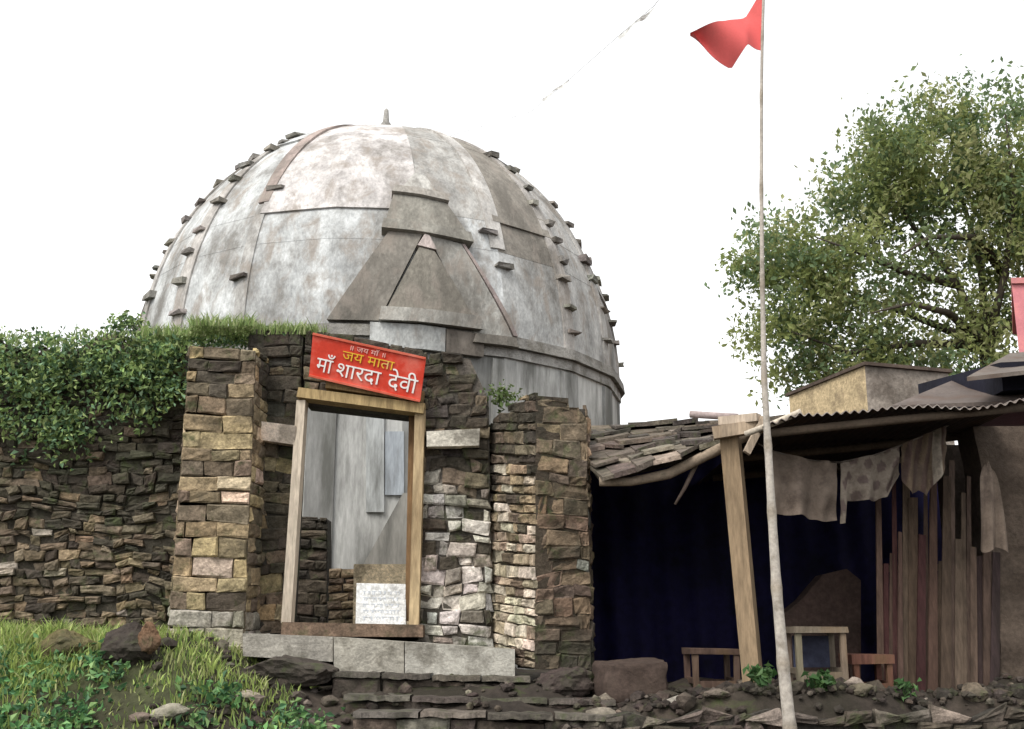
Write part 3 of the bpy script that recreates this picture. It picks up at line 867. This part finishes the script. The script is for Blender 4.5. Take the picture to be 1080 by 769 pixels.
# stool
def stool(name, corners_px, yf, dep, col, label, cat, top_t=.045, panel=None, leg=.042, zb=None):
    """corners_px: left, right px, top py, bottom py"""
    x0, x1, yt, yb = corners_px
    fl, fr2 = U(x0, yb, yf), U(x1, yb, yf)
    z1 = U((x0 + x1) / 2, yt, yf).z; z0 = fl.z if zb is None else zb
    root = thing(name, ((fl.x + fr2.x) / 2, yf + dep / 2, z0), label, cat)
    cx, cy = root.location.x, root.location.y
    wx = fr2.x - fl.x
    m_ = MB(); m_.box((cx, cy, z1 - top_t / 2), (wx + .03, dep + .03, top_t), col, jit=.005); m_.build('seat', M_WOOD, root)
    for sx in (-1, 1):
        for sy in (-1, 1):
            m_ = MB()
            m_.bar((cx + sx * (wx / 2 - leg / 2), cy + sy * (dep / 2 - leg / 2), z0), (cx + sx * (wx / 2 - leg / 2), cy + sy * (dep / 2 - leg / 2), z1 - top_t - .001), leg, leg, jcol(col, .1), jit=.003)
            m_.build('leg', M_WOOD, root)
    for sy in (-1, 1):
        m_ = MB(); zz = z0 + (z1 - z0) * .25
        m_.bar((cx - wx / 2 + leg, cy + sy * (dep / 2 - leg / 2), zz), (cx + wx / 2 - leg, cy + sy * (dep / 2 - leg / 2), zz), .05, .03, mul(col, .9), up=(0, 1, 0)); m_.build('rail', M_WOOD, root)
    for sx in (-1, 1):
        m_ = MB(); zz = z0 + (z1 - z0) * .32
        m_.bar((cx + sx * (wx / 2 - leg / 2), cy - dep / 2 + leg, zz), (cx + sx * (wx / 2 - leg / 2), cy + dep / 2 - leg, zz), .04, .03, mul(col, .9), up=(1, 0, 0)); m_.build('rail', M_WOOD, root)
    if panel:
        m_ = MB(); m_.box((cx, cy + dep / 2 - leg - .012, (z0 + z1) / 2 + .05), (wx - 2 * leg - .01, .015, (z1 - z0) * .5), panel); m_.build('back_panel', M_DARKSHEET, root)
    return root
stool('wooden_stool', (843, 897, 661, 739), 8.4, .36, (.17, .14, .105), 'pale wooden stool with a lower rail, right of the leaning flagpole', 'stool', panel=(.05, .055, .09), zb=H(2.3, 8.5) - .01)
stool('small_bench', (903, 944, 690, 738), 8.6, .3, (.12, .055, .04), 'low reddish brown bench between the pale stool and the plank screen', 'bench', top_t=.07, zb=H(2.7, 8.7) - .01)
stool('low_table', (732, 782, 684, 734), 8.75, .45, (.10, .065, .05), 'low dark wooden table behind the leaning timber post', 'table', zb=H(1.6, 8.95) - .01)
# mud blocks
def rock(name, c, size, col, label, cat, group=None, seed=0, mat=None, rough=.3, sub=3):
    random.seed(seed)
    import bmesh
    bm = bmesh.new()
    bmesh.ops.create_icosphere(bm, subdivisions=sub + 1, radius=1)
    dirs = [(Vector((rnd(-1, 1), rnd(-1, 1), rnd(-.6, 1))).normalized(), rnd(.55, .92)) for _ in range(9)]
    m_ = MB()
    pts = []
    for v in bm.verts:
        p = v.co.copy()
        for d_, h_ in dirs:
            k = p.dot(d_)
            if k > h_: p -= d_ * (k - h_) * .9
        p *= 1 + .5 * rough * mn.noise(p * 2.2 + Vector((seed * 3.1, 0, 0))) + .35 * rough * mn.noise(p * 6 + Vector((0, seed, 0)))
        pts.append(Vector((p.x * size[0] / 2, p.y * size[1] / 2, p.z * size[2] / 2)) + Vector(c))
    m_.add(pts, [tuple(v.index for v in f.verts) for f in bm.faces], col, False)
    bm.free()
    o_ = m_.build(name, mat or M_STONE, loc=c)
    return tag(o_, label, cat, group)
m_ = MB()
pb_ = U(668, 738, 8.55)
zz = H(pb_.x, 8.7) - .02
def lumpy(mb, c, size, col, rz=0, amp=.03, n=10):
    c = Vector(c); rot = Matrix.Rotation(R(rz), 3, 'Z')
    for ax in range(3):
        for sg in (-1, 1):
            def fn(u, v):
                if sg < 0: u = 1 - u
                q = [0, 0, 0]; q[ax] = sg; q[(ax + 1) % 3] = u * 2 - 1; q[(ax + 2) % 3] = v * 2 - 1
                q = Vector(q)
                l_ = (abs(q.x) ** 14 + abs(q.y) ** 14 + abs(q.z) ** 14) ** (1 / 14)
                q = q / l_
                p = Vector((q.x * size[0] / 2, q.y * size[1] / 2, q.z * size[2] / 2))
                w_ = p + c
                return rot @ (p * (1 + amp * 4 * mn.noise(w_ * 3) + amp * 2 * mn.noise(w_ * 9))) + c
            mb.grid(fn, n, n, col, True)
lumpy(m_, (pb_.x, 8.72, zz + .12), (.46, .38, .27), (.062, .044, .036), 8, .07)
tag(m_.build('mud_block', M_MUD, loc=(pb_.x, 8.72, zz)), 'squared brownish mud block at the left foot of the shed opening', 'block')

# mud house at the far right
house = thing('mud_house', (5.2, 10.0, FZ), 'brown mud-walled house with a sloping tin roof at the right edge', 'house')
m_ = MB()
hx = U(1046, 600, 9.0).x
def mudw(u, v, back=0):
    p = Vector((hx + 3.2 * u - .02 * v, 9.0 - .3 * u, 1.0 + 2.25 * v))
    return p + Vector((.03 * mn.noise(p * 3), -.05 * mn.noise(p * 2.2) - .03 * mn.noise(p * 6) + back, 0))
m_.grid(mudw, 60, 50, lambda u, v: mixc((.105, .08, .06), (.07, .053, .042), .5 + .5 * mn.noise((u * 9, v * 7, 2))))
m_.grid(lambda u, v: mudw(0, v, .35 * (1 - u)), 6, 50, (.09, .07, .058))
m_.grid(lambda u, v: mudw(u, 1, .35 * v), 60, 2, (.09, .07, .058))
m_.build('front_wall', M_MUD, house)
m_ = MB()
x2 = U(992, 470, 9.6).x
m_.hexa([Vector((x2, 9.6, 1)), Vector((hx + 3, 9.6, 1)), Vector((hx + 3, 9.75, 1)), Vector((x2, 9.75, 1))], [Vector((x2, 9.6, 3.2)), Vector((hx + 3, 9.6, 3.2)), Vector((hx + 3, 9.75, 3.2)), Vector((x2, 9.75, 3.2))], (.10, .08, .065))
m_.build('side_wall', M_MUD, house)
m_ = MB()
q = [U(940, 432, 9.7), U(1150, 424, 9.3), U(1170, 378, 11.8), U(1062, 381, 11.8)]
t_ = Vector((0, 0, .035))
m_.hexa(q, [p + t_ for p in q], (.10, .08, .07))
m_.build('roof', M_TIN, house)
m_ = MB()
q = [U(1020, 402, 9.2), U(1170, 385, 9.0), U(1180, 368, 10.6), U(1066, 376, 10.6)]
m_.hexa(q, [p + t_ for p in q], (.12, .10, .085))
m_.build('roof_sheet', M_TIN, house)
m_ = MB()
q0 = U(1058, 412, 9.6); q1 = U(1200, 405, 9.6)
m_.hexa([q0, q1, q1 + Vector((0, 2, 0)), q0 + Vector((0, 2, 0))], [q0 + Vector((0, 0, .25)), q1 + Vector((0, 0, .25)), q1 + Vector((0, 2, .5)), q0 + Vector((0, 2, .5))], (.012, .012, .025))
m_.build('gap_shade', M_DARKSHEET, house)  # near-black solid standing in for the shaded gap below the roof sheet

# yellow building behind
A_ = U(912, 386, 13.6); zt = A_.z
Bp = U(832, 415, 15.4); Bp.z = zt
Cp = U(1000, 392, 14.0); Cp.z = zt
yb_ = thing('yellow_building', (A_.x, A_.y + 1, 1.2), 'ochre yellow walled building with a flat slab roof behind the shed', 'building')
Dp = Bp + Cp - A_
def down(p): return Vector((p.x, p.y, 1.1))
m_ = MB(); fo = [A_, Cp, Dp, Bp]
o1 = (Bp - A_).normalized(); 
m_.add([down(A_), down(Bp), Bp, A_], [(1, 0, 3, 2)], (.52, .41, .25)); m_.add([down(A_), down(Cp), Cp, A_], [(0, 1, 2, 3)], (.27, .235, .20))
m_.add([down(Cp), down(Dp), Dp, Cp], [(0, 1, 2, 3)], (.3, .26, .2)); m_.add([down(Dp), down(Bp), Bp, Dp], [(0, 1, 2, 3)], (.4, .33, .2))
m_.build('wall', M_MUD, yb_)
cc = (A_ + Dp) / 2
ov = [cc + (p - cc) * 1.05 for p in fo]
m_ = MB(); m_.hexa([p + Vector((0, 0, .003)) for p in ov], [p + Vector((0, 0, .045)) for p in ov], (.10, .075, .06)); m_.build('roof_slab', M_MUD, yb_)

# pink building at the right edge
q0 = U(1067, 300, 14.5)
pkb = thing('pink_building', (q0.x + 1.5, 15.2, 1.2), 'pink plastered building corner rising above the tin roof at right edge', 'building')
m_ = MB(); m_.hexa([Vector((q0.x, 14.5, 1.1)), Vector((q0.x + 3, 14.3, 1.1)), Vector((q0.x + 3.4, 17, 1.1)), Vector((q0.x * 17 / 14.5, 17, 1.1))],
                   [Vector((q0.x, 14.5, q0.z)), Vector((q0.x + 3, 14.3, q0.z)), Vector((q0.x + 3.4, 17, q0.z)), Vector((q0.x * 17 / 14.5, 17, q0.z))], (.60, .22, .24))
m_.build('wall', M_PAINT, pkb)
m_ = MB(); m_.hexa([Vector((q0.x - .02, 14.46, q0.z + .003)), Vector((q0.x + 3, 14.26, q0.z + .003)), Vector((q0.x + 3.4, 17.1, q0.z + .003)), Vector((q0.x * 17 / 14.5 - .02, 17.1, q0.z + .003))],
                   [Vector((q0.x - .02, 14.46, q0.z + .08)), Vector((q0.x + 3, 14.26, q0.z + .08)), Vector((q0.x + 3.4, 17.1, q0.z + .08)), Vector((q0.x * 17 / 14.5 - .02, 17.1, q0.z + .08))], (.5, .2, .2))
m_.build('parapet', M_PAINT, pkb)

# ------------------------------------------------------------------ flagpole, flag, overhead string
random.seed(31)
fp = [(836, 800, .052), (833, 768, .050), (826, 700, .046), (819, 620, .040), (814, 540, .034), (810, 470, .030), (806, 400, .024), (804, 300, .019), (803, 200, .016), (803, 100, .014), (804, 40, .013), (806, -25, .012)]
pts, rad, cl = [], [], []
for k in range(len(fp) - 1):
    for s_ in range(6):
        t_ = s_ / 6
        a_ = [fp[k][i] * (1 - t_) + fp[k + 1][i] * t_ for i in range(3)]
        pts.append(U(a_[0], a_[1], 7.25)); rad.append(a_[2] * (.92 if s_ == 0 else .8)); cl.append((.40, .365, .32) if s_ else (.3, .26, .21))
gz = H(pts[0].x, 7.25)
pts.insert(0, Vector((pts[0].x + .05, 7.25, gz - .15))); rad.insert(0, .045); cl.insert(0, (.4, .36, .3))
m_ = MB(); m_.tube(pts, rad, cl, 12)
pole = m_.build('flagpole', M_BAMBOO, loc=(pts[0].x, 7.25, gz))
tag(pole, 'tall pale bamboo pole leaning in front of the shed, carrying the flag', 'flagpole')
m_ = MB()
# flag: bellied triangle, rows across the fly
def flag(u, v, off=0):
    # u 0 hoist -> 1 fly, v 0 top -> 1 bottom
    top = [(806, -14), (788, 14), (762, 27), (729, 31)]
    bot = [(804, 53), (787, 51), (772, 71), (731, 35)]
    us = [0, .3, .6, 1]
    tx, ty = np.interp(u, us, [p[0] for p in top]), np.interp(u, us, [p[1] for p in top])
    bx, by = np.interp(u, us, [p[0] for p in bot]), np.interp(u, us, [p[1] for p in bot])
    p = U(tx * (1 - v) + bx * v, ty * (1 - v) + by * v, 7.25)
    p.y += .07 * math.sin(u * 7 + v * 2.5) * min(1, u * 3) + off
    return p
m_.grid(flag, 24, 12, (.60, .115, .11)); m_.grid(lambda u, v: flag(1 - u, v, .004), 24, 12, (.60, .115, .11))
fl = m_.build('flag', M_FLAG, loc=U(806, 20, 7.25))
tag(fl, 'red pennant flag flying from the top of the bamboo pole', 'flag')
m_ = MB()
sp = [DP(40, 62, .02), U(560, 118, 14.5), U(600, 84, 13), U(650, 40, 11), U(690, 6, 9.5), U(740, -60, 8)]
m_.tube(sp, .003, (.72, .72, .7), 5)
strg = m_.build('pennant_string', M_CLOTH, loc=sp[0])
tag(strg, 'thin pale string with faded rags rising from the dome to the sky', 'string')
for (xa, ya, xb, yb2, d0) in ((572, 104, 600, 84, 13.4), (652, 38, 690, 7, 10.4)):
    m_ = MB()
    a_, b_ = U(xa, ya, d0), U(xb, yb2, d0 - .4)
    m_.grid(lambda u, v: a_.lerp(b_, u) + Vector((0, .02 * math.sin(u * 9), -.035 * v * (1 + .5 * math.sin(u * 11)))), 12, 2, (.66, .66, .64))
    m_.build('rag', M_CLOTH, strg)

# ------------------------------------------------------------------ tree
def tree():
    rng = np.random.default_rng(5)
    Y0 = 20.0
    root = thing('broadleaf_tree', (U(1050, 600, Y0).x, Y0, 1.2), 'tall leafy green tree behind the sheds, open crown against white sky', 'tree')
    b = Vector((U(1050, 600, Y0).x, Y0, 1.1))
    m_ = MB()
    fork = U(1040, 365, Y0)
    m_.tube([b, b.lerp(fork, .5) + Vector((.1, 0, 0)), fork], [.26, .2, .13], (.07, .058, .045), 12)
    limbs = []
    ends = [((1040, 365), (1010, 300), (960, 235), (930, 180), 0.0), ((1040, 365), (1035, 280), (1015, 210), (1000, 130), .6), ((1040, 365), (1060, 290), (1070, 210), (1060, 120), -.6),
            ((1040, 365), (980, 340), (900, 310), (815, 265), .4), ((1040, 365), (965, 362), (895, 372), (835, 350), -.5), ((1040, 365), (1085, 320), (1130, 260), (1150, 190), .3),
            ((1010, 300), (960, 290), (915, 270), (860, 250), -.8), ((1060, 290), (1030, 250), (980, 250), (950, 270), -1.0), ((1040, 365), (1000, 330), (960, 320), (920, 330), -1.2)]
    for e in ends:
        dy = e[4]
        ps = [U(*e[0], Y0), U(*e[1], Y0 + dy * .5), U(*e[2], Y0 + dy), U(*e[3], Y0 + dy * 1.4)]
        m_.tube(ps, [.10, .065, .04, .012], (.065, .055, .042), 8)
        limbs.append(ps)
    m_.build('trunk', M_BARK, root)
    blobs = [  # px, py, rx, ry
        (985, 170, 62, 46), (930, 185, 46, 46), (1040, 164, 55, 44), (1090, 200, 46, 48), (905, 215, 45, 46), (960, 215, 60, 45), (1030, 215, 60, 55), (1090, 245, 50, 70),
        (870, 265, 48, 40), (822, 262, 42, 30), (845, 305, 55, 42), (905, 300, 45, 40), (822, 345, 38, 36), (870, 355, 50, 38), (925, 345, 45, 36), (975, 285, 40, 32),
        (1045, 280, 40, 40), (950, 385, 50, 28), (1010, 345, 38, 32), (850, 395, 42, 22), (1140, 240, 70, 66), (1120, 325, 60, 70), (965, 128, 36, 22), (1000, 122, 40, 18), (1058, 124, 34, 20), (795, 275, 22, 24), (915, 155, 24, 24),
        (1000, 390, 44, 24), (1050, 370, 36, 34), (905, 400, 44, 22), (1045, 330, 30, 28)]
    V, Fc, C = [], [], []
    def clump(cx, cy, cz, n, rad, tone):
        for _ in range(n):
            p = np.array([cx, cy, cz]) + rng.normal(0, 1, 3) * rad
            L = rng.uniform(.03, .085); Wd = L * rng.uniform(.4, .6)
            d = rng.normal(0, 1, 3) + np.array([0, 0, -.5]); d /= np.linalg.norm(d)
            s = np.cross(d, rng.normal(0, 1, 3)); s /= np.linalg.norm(s)
            nn = np.cross(d, s) * L * .15
            k = len(V)
            V.extend([p - d * L, p + s * Wd + nn, p + d * L, p - s * Wd + nn])
            Fc.extend([(k, k + 1, k + 2), (k, k + 2, k + 3)])
            t = rng.uniform(.7, 1.3)
            c = (tone[0] * t, tone[1] * t, tone[2] * t, 1)
            C.extend([c] * 4)
    tones = [(.215, .26, .09), (.265, .305, .11), (.165, .22, .10), (.32, .34, .16), (.155, .225, .11)]
    for (px, py, rx, ry) in blobs:
        c = U(px, py, Y0)
        sx, sz = rx / F * Y0 * 1.03, ry / F * Y0 * 1.03
        nclump = int(rx * ry / 78) + 6
        for _ in range(nclump):
            if py > 240 and 880 < px < 1070 and rng.random() < .1: continue
            d = rng.normal(0, 1, 3); d /= np.linalg.norm(d)
            r = rng.uniform(.25, 1.0) ** .6
            r = r * rng.choice([1, 1, 1, 1.04])
            cen = (c.x + d[0] * sx * r, c.y + d[1] * 1.1 * r + rng.normal(0, .4), c.z + d[2] * sz * r)
            clump(*cen, int(rng.integers(30, 90)), rng.uniform(.12, .25), tones[rng.integers(0, 5)])
    me = bpy.data.meshes.new('crown')
    l = root.location
    me.from_pydata([tuple(p - np.array(l)) for p in V], [], Fc)
    at = me.color_attributes.new('col', 'FLOAT_COLOR', 'POINT')
    at.data.foreach_set('color', np.array(C, dtype=np.float32).ravel())
    me.materials.append(M_LEAF)
    o_ = bpy.data.objects.new('crown', me); COL.objects.link(o_); o_.parent = root
tree()

# ------------------------------------------------------------------ creeper, grass, weeds, rocks
def leaves_mesh(name, mat, pts, size, tones, seed, hang=.4, par=None, loc=None):
    rng = np.random.default_rng(seed)
    V, Fc, C = [], [], []
    for p in pts:
        p = np.array(p)
        L = rng.uniform(*size); Wd = L * rng.uniform(.45, .7)
        d = rng.normal(0, 1, 3) + np.array([0, -.3, -hang]); d /= np.linalg.norm(d)
        s = np.cross(d, rng.normal(0, 1, 3)); s /= np.linalg.norm(s)
        nn = np.cross(d, s) * L * .2
        k = len(V)
        V.extend([p - d * L * .5, p + s * Wd * .5 + nn, p + d * L * .5, p - s * Wd * .5 + nn])
        Fc.extend([(k, k + 1, k + 2), (k, k + 2, k + 3)])
        tn = tones[rng.integers(0, len(tones))]; t = rng.uniform(.7, 1.3) * (1 + .7 * mn.noise(p * 4.5))
        C.extend([(tn[0] * t, tn[1] * t, tn[2] * t, 1)] * 4)
    me = bpy.data.meshes.new(name)
    l0 = np.array(loc if loc is not None else (0, 0, 0))
    me.from_pydata([tuple(v - l0) for v in V], [], Fc)
    at = me.color_attributes.new('col', 'FLOAT_COLOR', 'POINT')
    at.data.foreach_set('color', np.array(C, dtype=np.float32).ravel())
    me.materials.append(mat)
    o_ = bpy.data.objects.new(name, me); COL.objects.link(o_)
    if loc is not None: o_.location = loc
    if par is not None: o_.parent = par
    return o_

def blades_mesh(name, mat, roots, hgt, wid, tones, seed, lean=.35):
    rng = np.random.default_rng(seed)
    V, Fc, C = [], [], []
    for (x, y, z, hs_) in roots:
        h = rng.uniform(*hgt) * hs_; a = rng.uniform(0, 6.28)
        wv = rng.uniform(*wid)
        dx, dy = math.cos(a) * wv, math.sin(a) * wv
        lx_, ly_ = rng.normal(0, lean, 2) * h
        k = len(V)
        V.extend([(x - dx, y - dy, z), (x + dx, y + dy, z), (x + lx_ * .35 + dx * .7, y + ly_ * .35 + dy * .7, z + h * .55), (x + lx_ * .35 - dx * .7, y + ly_ * .35 - dy * .7, z + h * .55), (x + lx_, y + ly_, z + h * rng.uniform(.8, 1))])
        Fc.extend([(k, k + 1, k + 2, k + 3), (k + 3, k + 2, k + 4)])
        tn = tones[rng.integers(0, len(tones))]; t = rng.uniform(.75, 1.3)
        C.extend([(tn[0] * t, tn[1] * t, tn[2] * t, 1)] * 5)
    me = bpy.data.meshes.new(name)
    me.from_pydata(V, [], Fc)
    at = me.color_attributes.new('col', 'FLOAT_COLOR', 'POINT')
    at.data.foreach_set('color', np.array(C, dtype=np.float32).ravel())
    me.materials.append(mat)
    o_ = bpy.data.objects.new(name, me); COL.objects.link(o_)
    return o_

rng = np.random.default_rng(77)
# creeper over the upper part of the rampart
pts = []
for _ in range(900):
    px = rng.uniform(-400, 190); t = rng.random() ** 1.25
    py = 368 + t * (108 if px < 110 else 108 - (px - 110) * .8) + rng.normal(0, 8)
    if mn.noise((px * .03, py * .035, 4)) < -.12 and t > .12: continue
    c = U(px, py, 9.88 - rng.uniform(0, .12))
    for _ in range(int(rng.integers(10, 30))):
        q = np.array(c) + rng.normal(0, 1, 3) * np.array([.10, .05, .065])
        q[1] = min(q[1], 9.93)
        pts.append(q)
G1 = [(.15, .22, .08), (.20, .29, .10), (.27, .34, .13), (.085, .15, .07), (.15, .25, .14)]
cr = leaves_mesh('creeper', M_IVY, pts, (.035, .075), G1, 8)
tag(cr, 'dark green creeper hanging over the upper rampart wall', 'creeper', kind='stuff')
# shrubby growth and grass on wall heads
pts = []
for _ in range(190):
    px = rng.uniform(-400, 330); y = rng.uniform(9.75, 10.5)
    c = U(px, 362 - abs(rng.normal(0, 4)), y if px < 200 else 9.9)
    for _ in range(int(rng.integers(8, 24))):
        pts.append(np.array(c) + rng.normal(0, 1, 3) * np.array([.09, .08, .045]))
c = U(133, 342, 10.0)
for _ in range(260): pts.append(np.array(c) + rng.normal(0, 1, 3) * np.array([.08, .07, .05]))
wt = leaves_mesh('wall_top_growth', M_IVY, pts, (.03, .07), G1, 9, hang=-.2)
tag(wt, 'low leafy growth along the head of the rampart wall', 'undergrowth', kind='stuff')
roots = []
for _ in range(5200):
    px = rng.uniform(-400, 345) if rng.random() < .45 else rng.uniform(150, 335)
    yy = rng.uniform(9.72, 10.6) if px < 200 else rng.uniform(9.4 if px < 268 else 9.7, 10.05)
    p = U(px, 352 if px < 200 else 350, yy)
    roots.append((p.x, p.y, U(px, 354, 9.9).z - .04, .6 if px < 150 else 1))
wg = blades_mesh('wall_top_grass', M_GRASS, roots, (.07, .17), (.004, .008), [(.22, .30, .10), (.28, .36, .14), (.15, .22, .07), (.33, .37, .18)], 10)
tag(wg, 'pale grass growing on top of the walls before the dome', 'grass', kind='stuff')
# grass on the left bank
roots = []
for _ in range(40000):
    x = rng.uniform(-6.5, -1.55); y = rng.uniform(7.2, 9.9)
    k = .5 + .5 * math.sin(x * 3.3 + y * 2.1) * math.sin(x * 1.3 - y * 3.7)
    dens = sstep(7.6, 8.7, y) * .8 + .25
    if x > -2.1: dens *= .5
    if rng.random() > dens * (.35 + .65 * k): continue
    roots.append((x, y, H(x, y) - .01, .6 + .9 * k if x < -3 else .5 + .5 * k))
for _ in range(2600):
    x = rng.uniform(-3.9, -3.2) + rng.normal(0, .15); y = rng.uniform(8.0, 9.2)
    roots.append((x, y, H(x, y) - .01, 1.5))
bgrs = blades_mesh('bank_grass', M_GRASS, roots, (.05, .15), (.004, .009), [(.26, .34, .09), (.33, .41, .12), (.17, .25, .07), (.36, .38, .17)], 12)
tag(bgrs, 'bright green grass on the bank below the rampart wall', 'grass', kind='stuff')
# leafy weeds on the bank face
pts = []
for _ in range(430):
    x = rng.uniform(-5.5, -1.2); y = rng.uniform(7.2, 8.3)
    if math.sin(x * 4.1 + y) + math.sin(x * 9 + 2) < -.2: continue
    h0 = H(x, y)
    for _ in range(int(rng.integers(10, 30))):
        pts.append((x + rng.normal(0, .07), y + rng.normal(0, .06), h0 + abs(rng.normal(.03, .05))))
bw = leaves_mesh('bank_weeds', M_IVY, pts, (.035, .08), [(.08, .19, .07), (.13, .26, .09), (.06, .14, .065), (.17, .27, .10)], 13, hang=-.1)
tag(bw, 'leafy green weeds covering the lower bank at left', 'weeds', kind='stuff')

# single weed plants by the shed
def weed(px, y, r, n, label, seed):
    rg = np.random.default_rng(seed)
    b = U(px, 735, y); z0 = H(b.x, y)
    root = thing('weed_plant', (b.x, y, z0), label, 'plant')
    m_ = MB(); P_ = []
    for k in range(7):
        a_ = rg.uniform(0, 6.28); e = Vector((b.x + math.cos(a_) * r * .8, y + math.sin(a_) * r * .6, z0 + r * rg.uniform(.7, 1.5)))
        m_.tube([Vector((b.x, y, z0 - .02)), Vector((b.x, y, z0)).lerp(e, .5) + Vector((0, 0, .02)), e], [.006, .005, .002], (.06, .09, .03), 5)
        for t in np.linspace(.35, 1, n): P_.append(np.array(Vector((b.x, y, z0)).lerp(e, float(t))) + rg.normal(0, .022, 3))
    m_.build('stem', M_IVY, root)
    leaves_mesh('foliage', M_IVY, [p - np.array(root.location) for p in P_], (.04, .09), [(.05, .12, .035), (.08, .15, .05), (.04, .09, .03)], seed, par=root)
weed(806, 8.12, .12, 14, 'green weed at the foot of the leaning timber post', 1)
weed(866, 8.12, .10, 12, 'green weed in front of the pale wooden stool', 2)
weed(955, 8.1, .08, 9, 'small weed at the terrace edge before the plank screen', 3)
weed(522, 9.85, .001 + .10, 10, 'small weed in the corner of doorway wall and pale brick pier', 4)
# weeds on top of pier: tuft between gate and pier
pt = U(530, 425, 9.7)
tf = thing('wall_weed', pt, 'light green tuft growing on the wall top beside the rounded pier', 'plant')
leaves_mesh('foliage', M_IVY, [rng.normal(0, 1, 3) * np.array([.07, .06, .06]) + np.array([0, 0, .05]) for _ in range(170)], (.03, .07), [(.10, .15, .05), (.07, .11, .03), (.14, .18, .07)], 5, hang=-.3, par=tf)

# named rocks
rk = U(137, 690, 8.3); rock('boulder', (rk.x, 8.35, H(rk.x, 8.3) + .05), (.46, .42, .36), (.045, .036, .03), 'big dark boulder among weeds on the left bank', 'boulder', seed=3)
rk = U(160, 672, 8.25); rock('rock', (rk.x, 8.2, H(rk.x, 8.2) + .2), (.16, .16, .22), (.17, .10, .06), 'rusty brown upright rock leaning on the dark boulder', 'rock', seed=4)
rk = U(72, 672, 8.5); rock('boulder', (rk.x, 8.45, H(rk.x, 8.5) + .02), (.5, .42, .26), (.13, .11, .05), 'mossy ochre boulder in grass at far left', 'boulder', seed=6)
rk = U(300, 700, 8.7); rock('boulder', (rk.x, 8.75, H(rk.x, 8.75) + .1), (.8, .4, .26), (.06, .05, .042), 'flat dark boulder under the left end of the plinth', 'boulder', seed=9)
rk = U(592, 722, 8.75); rock('boulder', (rk.x, 8.8, H(rk.x, 8.8) + .08), (.5, .4, .3), (.06, .045, .04), 'dark boulder at the foot of the rounded pier', 'boulder', seed=12)
random.seed(91)
k = 0
for _ in range(22):
    if random.random() < .5: px, y = rnd(560, 1075), rnd(8.06, 8.3)
    else: px, y = rnd(170, 370), rnd(7.4, 8.6)
    x = (px - 540) / F * y * 1.03
    s_ = rnd(.09, .24)
    rock('loose_stone', (x, y, H(x, y) + s_ * .12), (s_ * rnd(.9, 1.4), s_, s_ * rnd(.55, .85)), pick([(3, (.09, .075, .06)), (2, (.16, .13, .10)), (1, (.27, .235, .19))]),
         'small loose stone lying on the earth bank', 'stone', 'loose stones on the bank', seed=100 + k, sub=2)
    random.seed(500 + k); k += 1
# crumbled masonry and gravel over the bank (nobody could count it)
random.seed(77)
m_ = MB()
ico = [Vector(v) for v in ((0, 0, -1), (.72, -.53, -.45), (-.28, -.85, -.45), (-.89, 0, -.45), (-.28, .85, -.45), (.72, .53, -.45), (.28, -.85, .45), (-.72, -.53, .45), (-.72, .53, .45), (.28, .85, .45), (.89, 0, .45), (0, 0, 1))]
icf = [(0, 2, 1), (1, 5, 0), (0, 3, 2), (0, 4, 3), (0, 5, 4), (1, 10, 5), (2, 6, 1), (3, 7, 2), (4, 8, 3), (5, 9, 4), (1, 6, 10), (2, 7, 6), (3, 8, 7), (4, 9, 8), (5, 10, 9), (6, 11, 10), (7, 11, 6), (8, 11, 7), (9, 11, 8), (10, 11, 9)]
for _ in range(1800):
    y = rnd(7.0, 9.0); px = rnd(150, 1110); x = (px - 540) / F * y * 1.03
    if px < 240 and random.random() < .5: continue
    if 345 < px < 600 and random.random() < .6: continue
    if px > 600 and y < 7.9: y = rnd(8.04, 8.6); x = (px - 540) / F * y * 1.03
    s_ = rnd(.012, .045) if random.random() < .9 else rnd(.045, .085)
    z = H(x, y)
    a_, b_, c_ = s_ * rnd(.8, 1.5), s_ * rnd(.7, 1.1), s_ * rnd(.5, .9)
    rt = Matrix.Rotation(rnd(0, 6.28), 3, 'Z') @ Matrix.Rotation(rnd(-.4, .4), 3, 'X')
    m_.add([rt @ Vector((v.x * a_ * rnd(.75, 1.2), v.y * b_ * rnd(.75, 1.2), v.z * c_ * rnd(.75, 1.2))) + Vector((x, y, z + c_ * .3)) for v in ico], icf,
           pick([(6, (.04, .032, .027)), (3, (.07, .055, .045)), (1, (.12, .10, .08)), (.2, (.26, .23, .19))]))
tag(m_.build('rubble', M_STONE), 'dark crumbled stone and gravel strewn over the bank and terrace', 'rubble', kind='stuff')
# rough retaining wall under the shed floor
random.seed(41)
m_ = MB()
masonry(m_, U(640, 800, 7.95), U(1200, 800, 7.9), U(1200, 741, 7.9), U(640, 748, 7.95), .09, .16, lambda u, v: pick([(4, (.075, .06, .05)), (2, (.12, .095, .08)), (1, (.24, .2, .17)), (2, DARK)]),
        top=lambda u: .9 + .1 * math.sin(u * 43) , dep=(0, .08), jit=.025, thick=.25, skip=.08)
tag(m_.build('retaining_wall', M_STONE, loc=U(860, 769, 7.95)), 'low rough stone retaining wall under the shed floor', 'retaining wall')
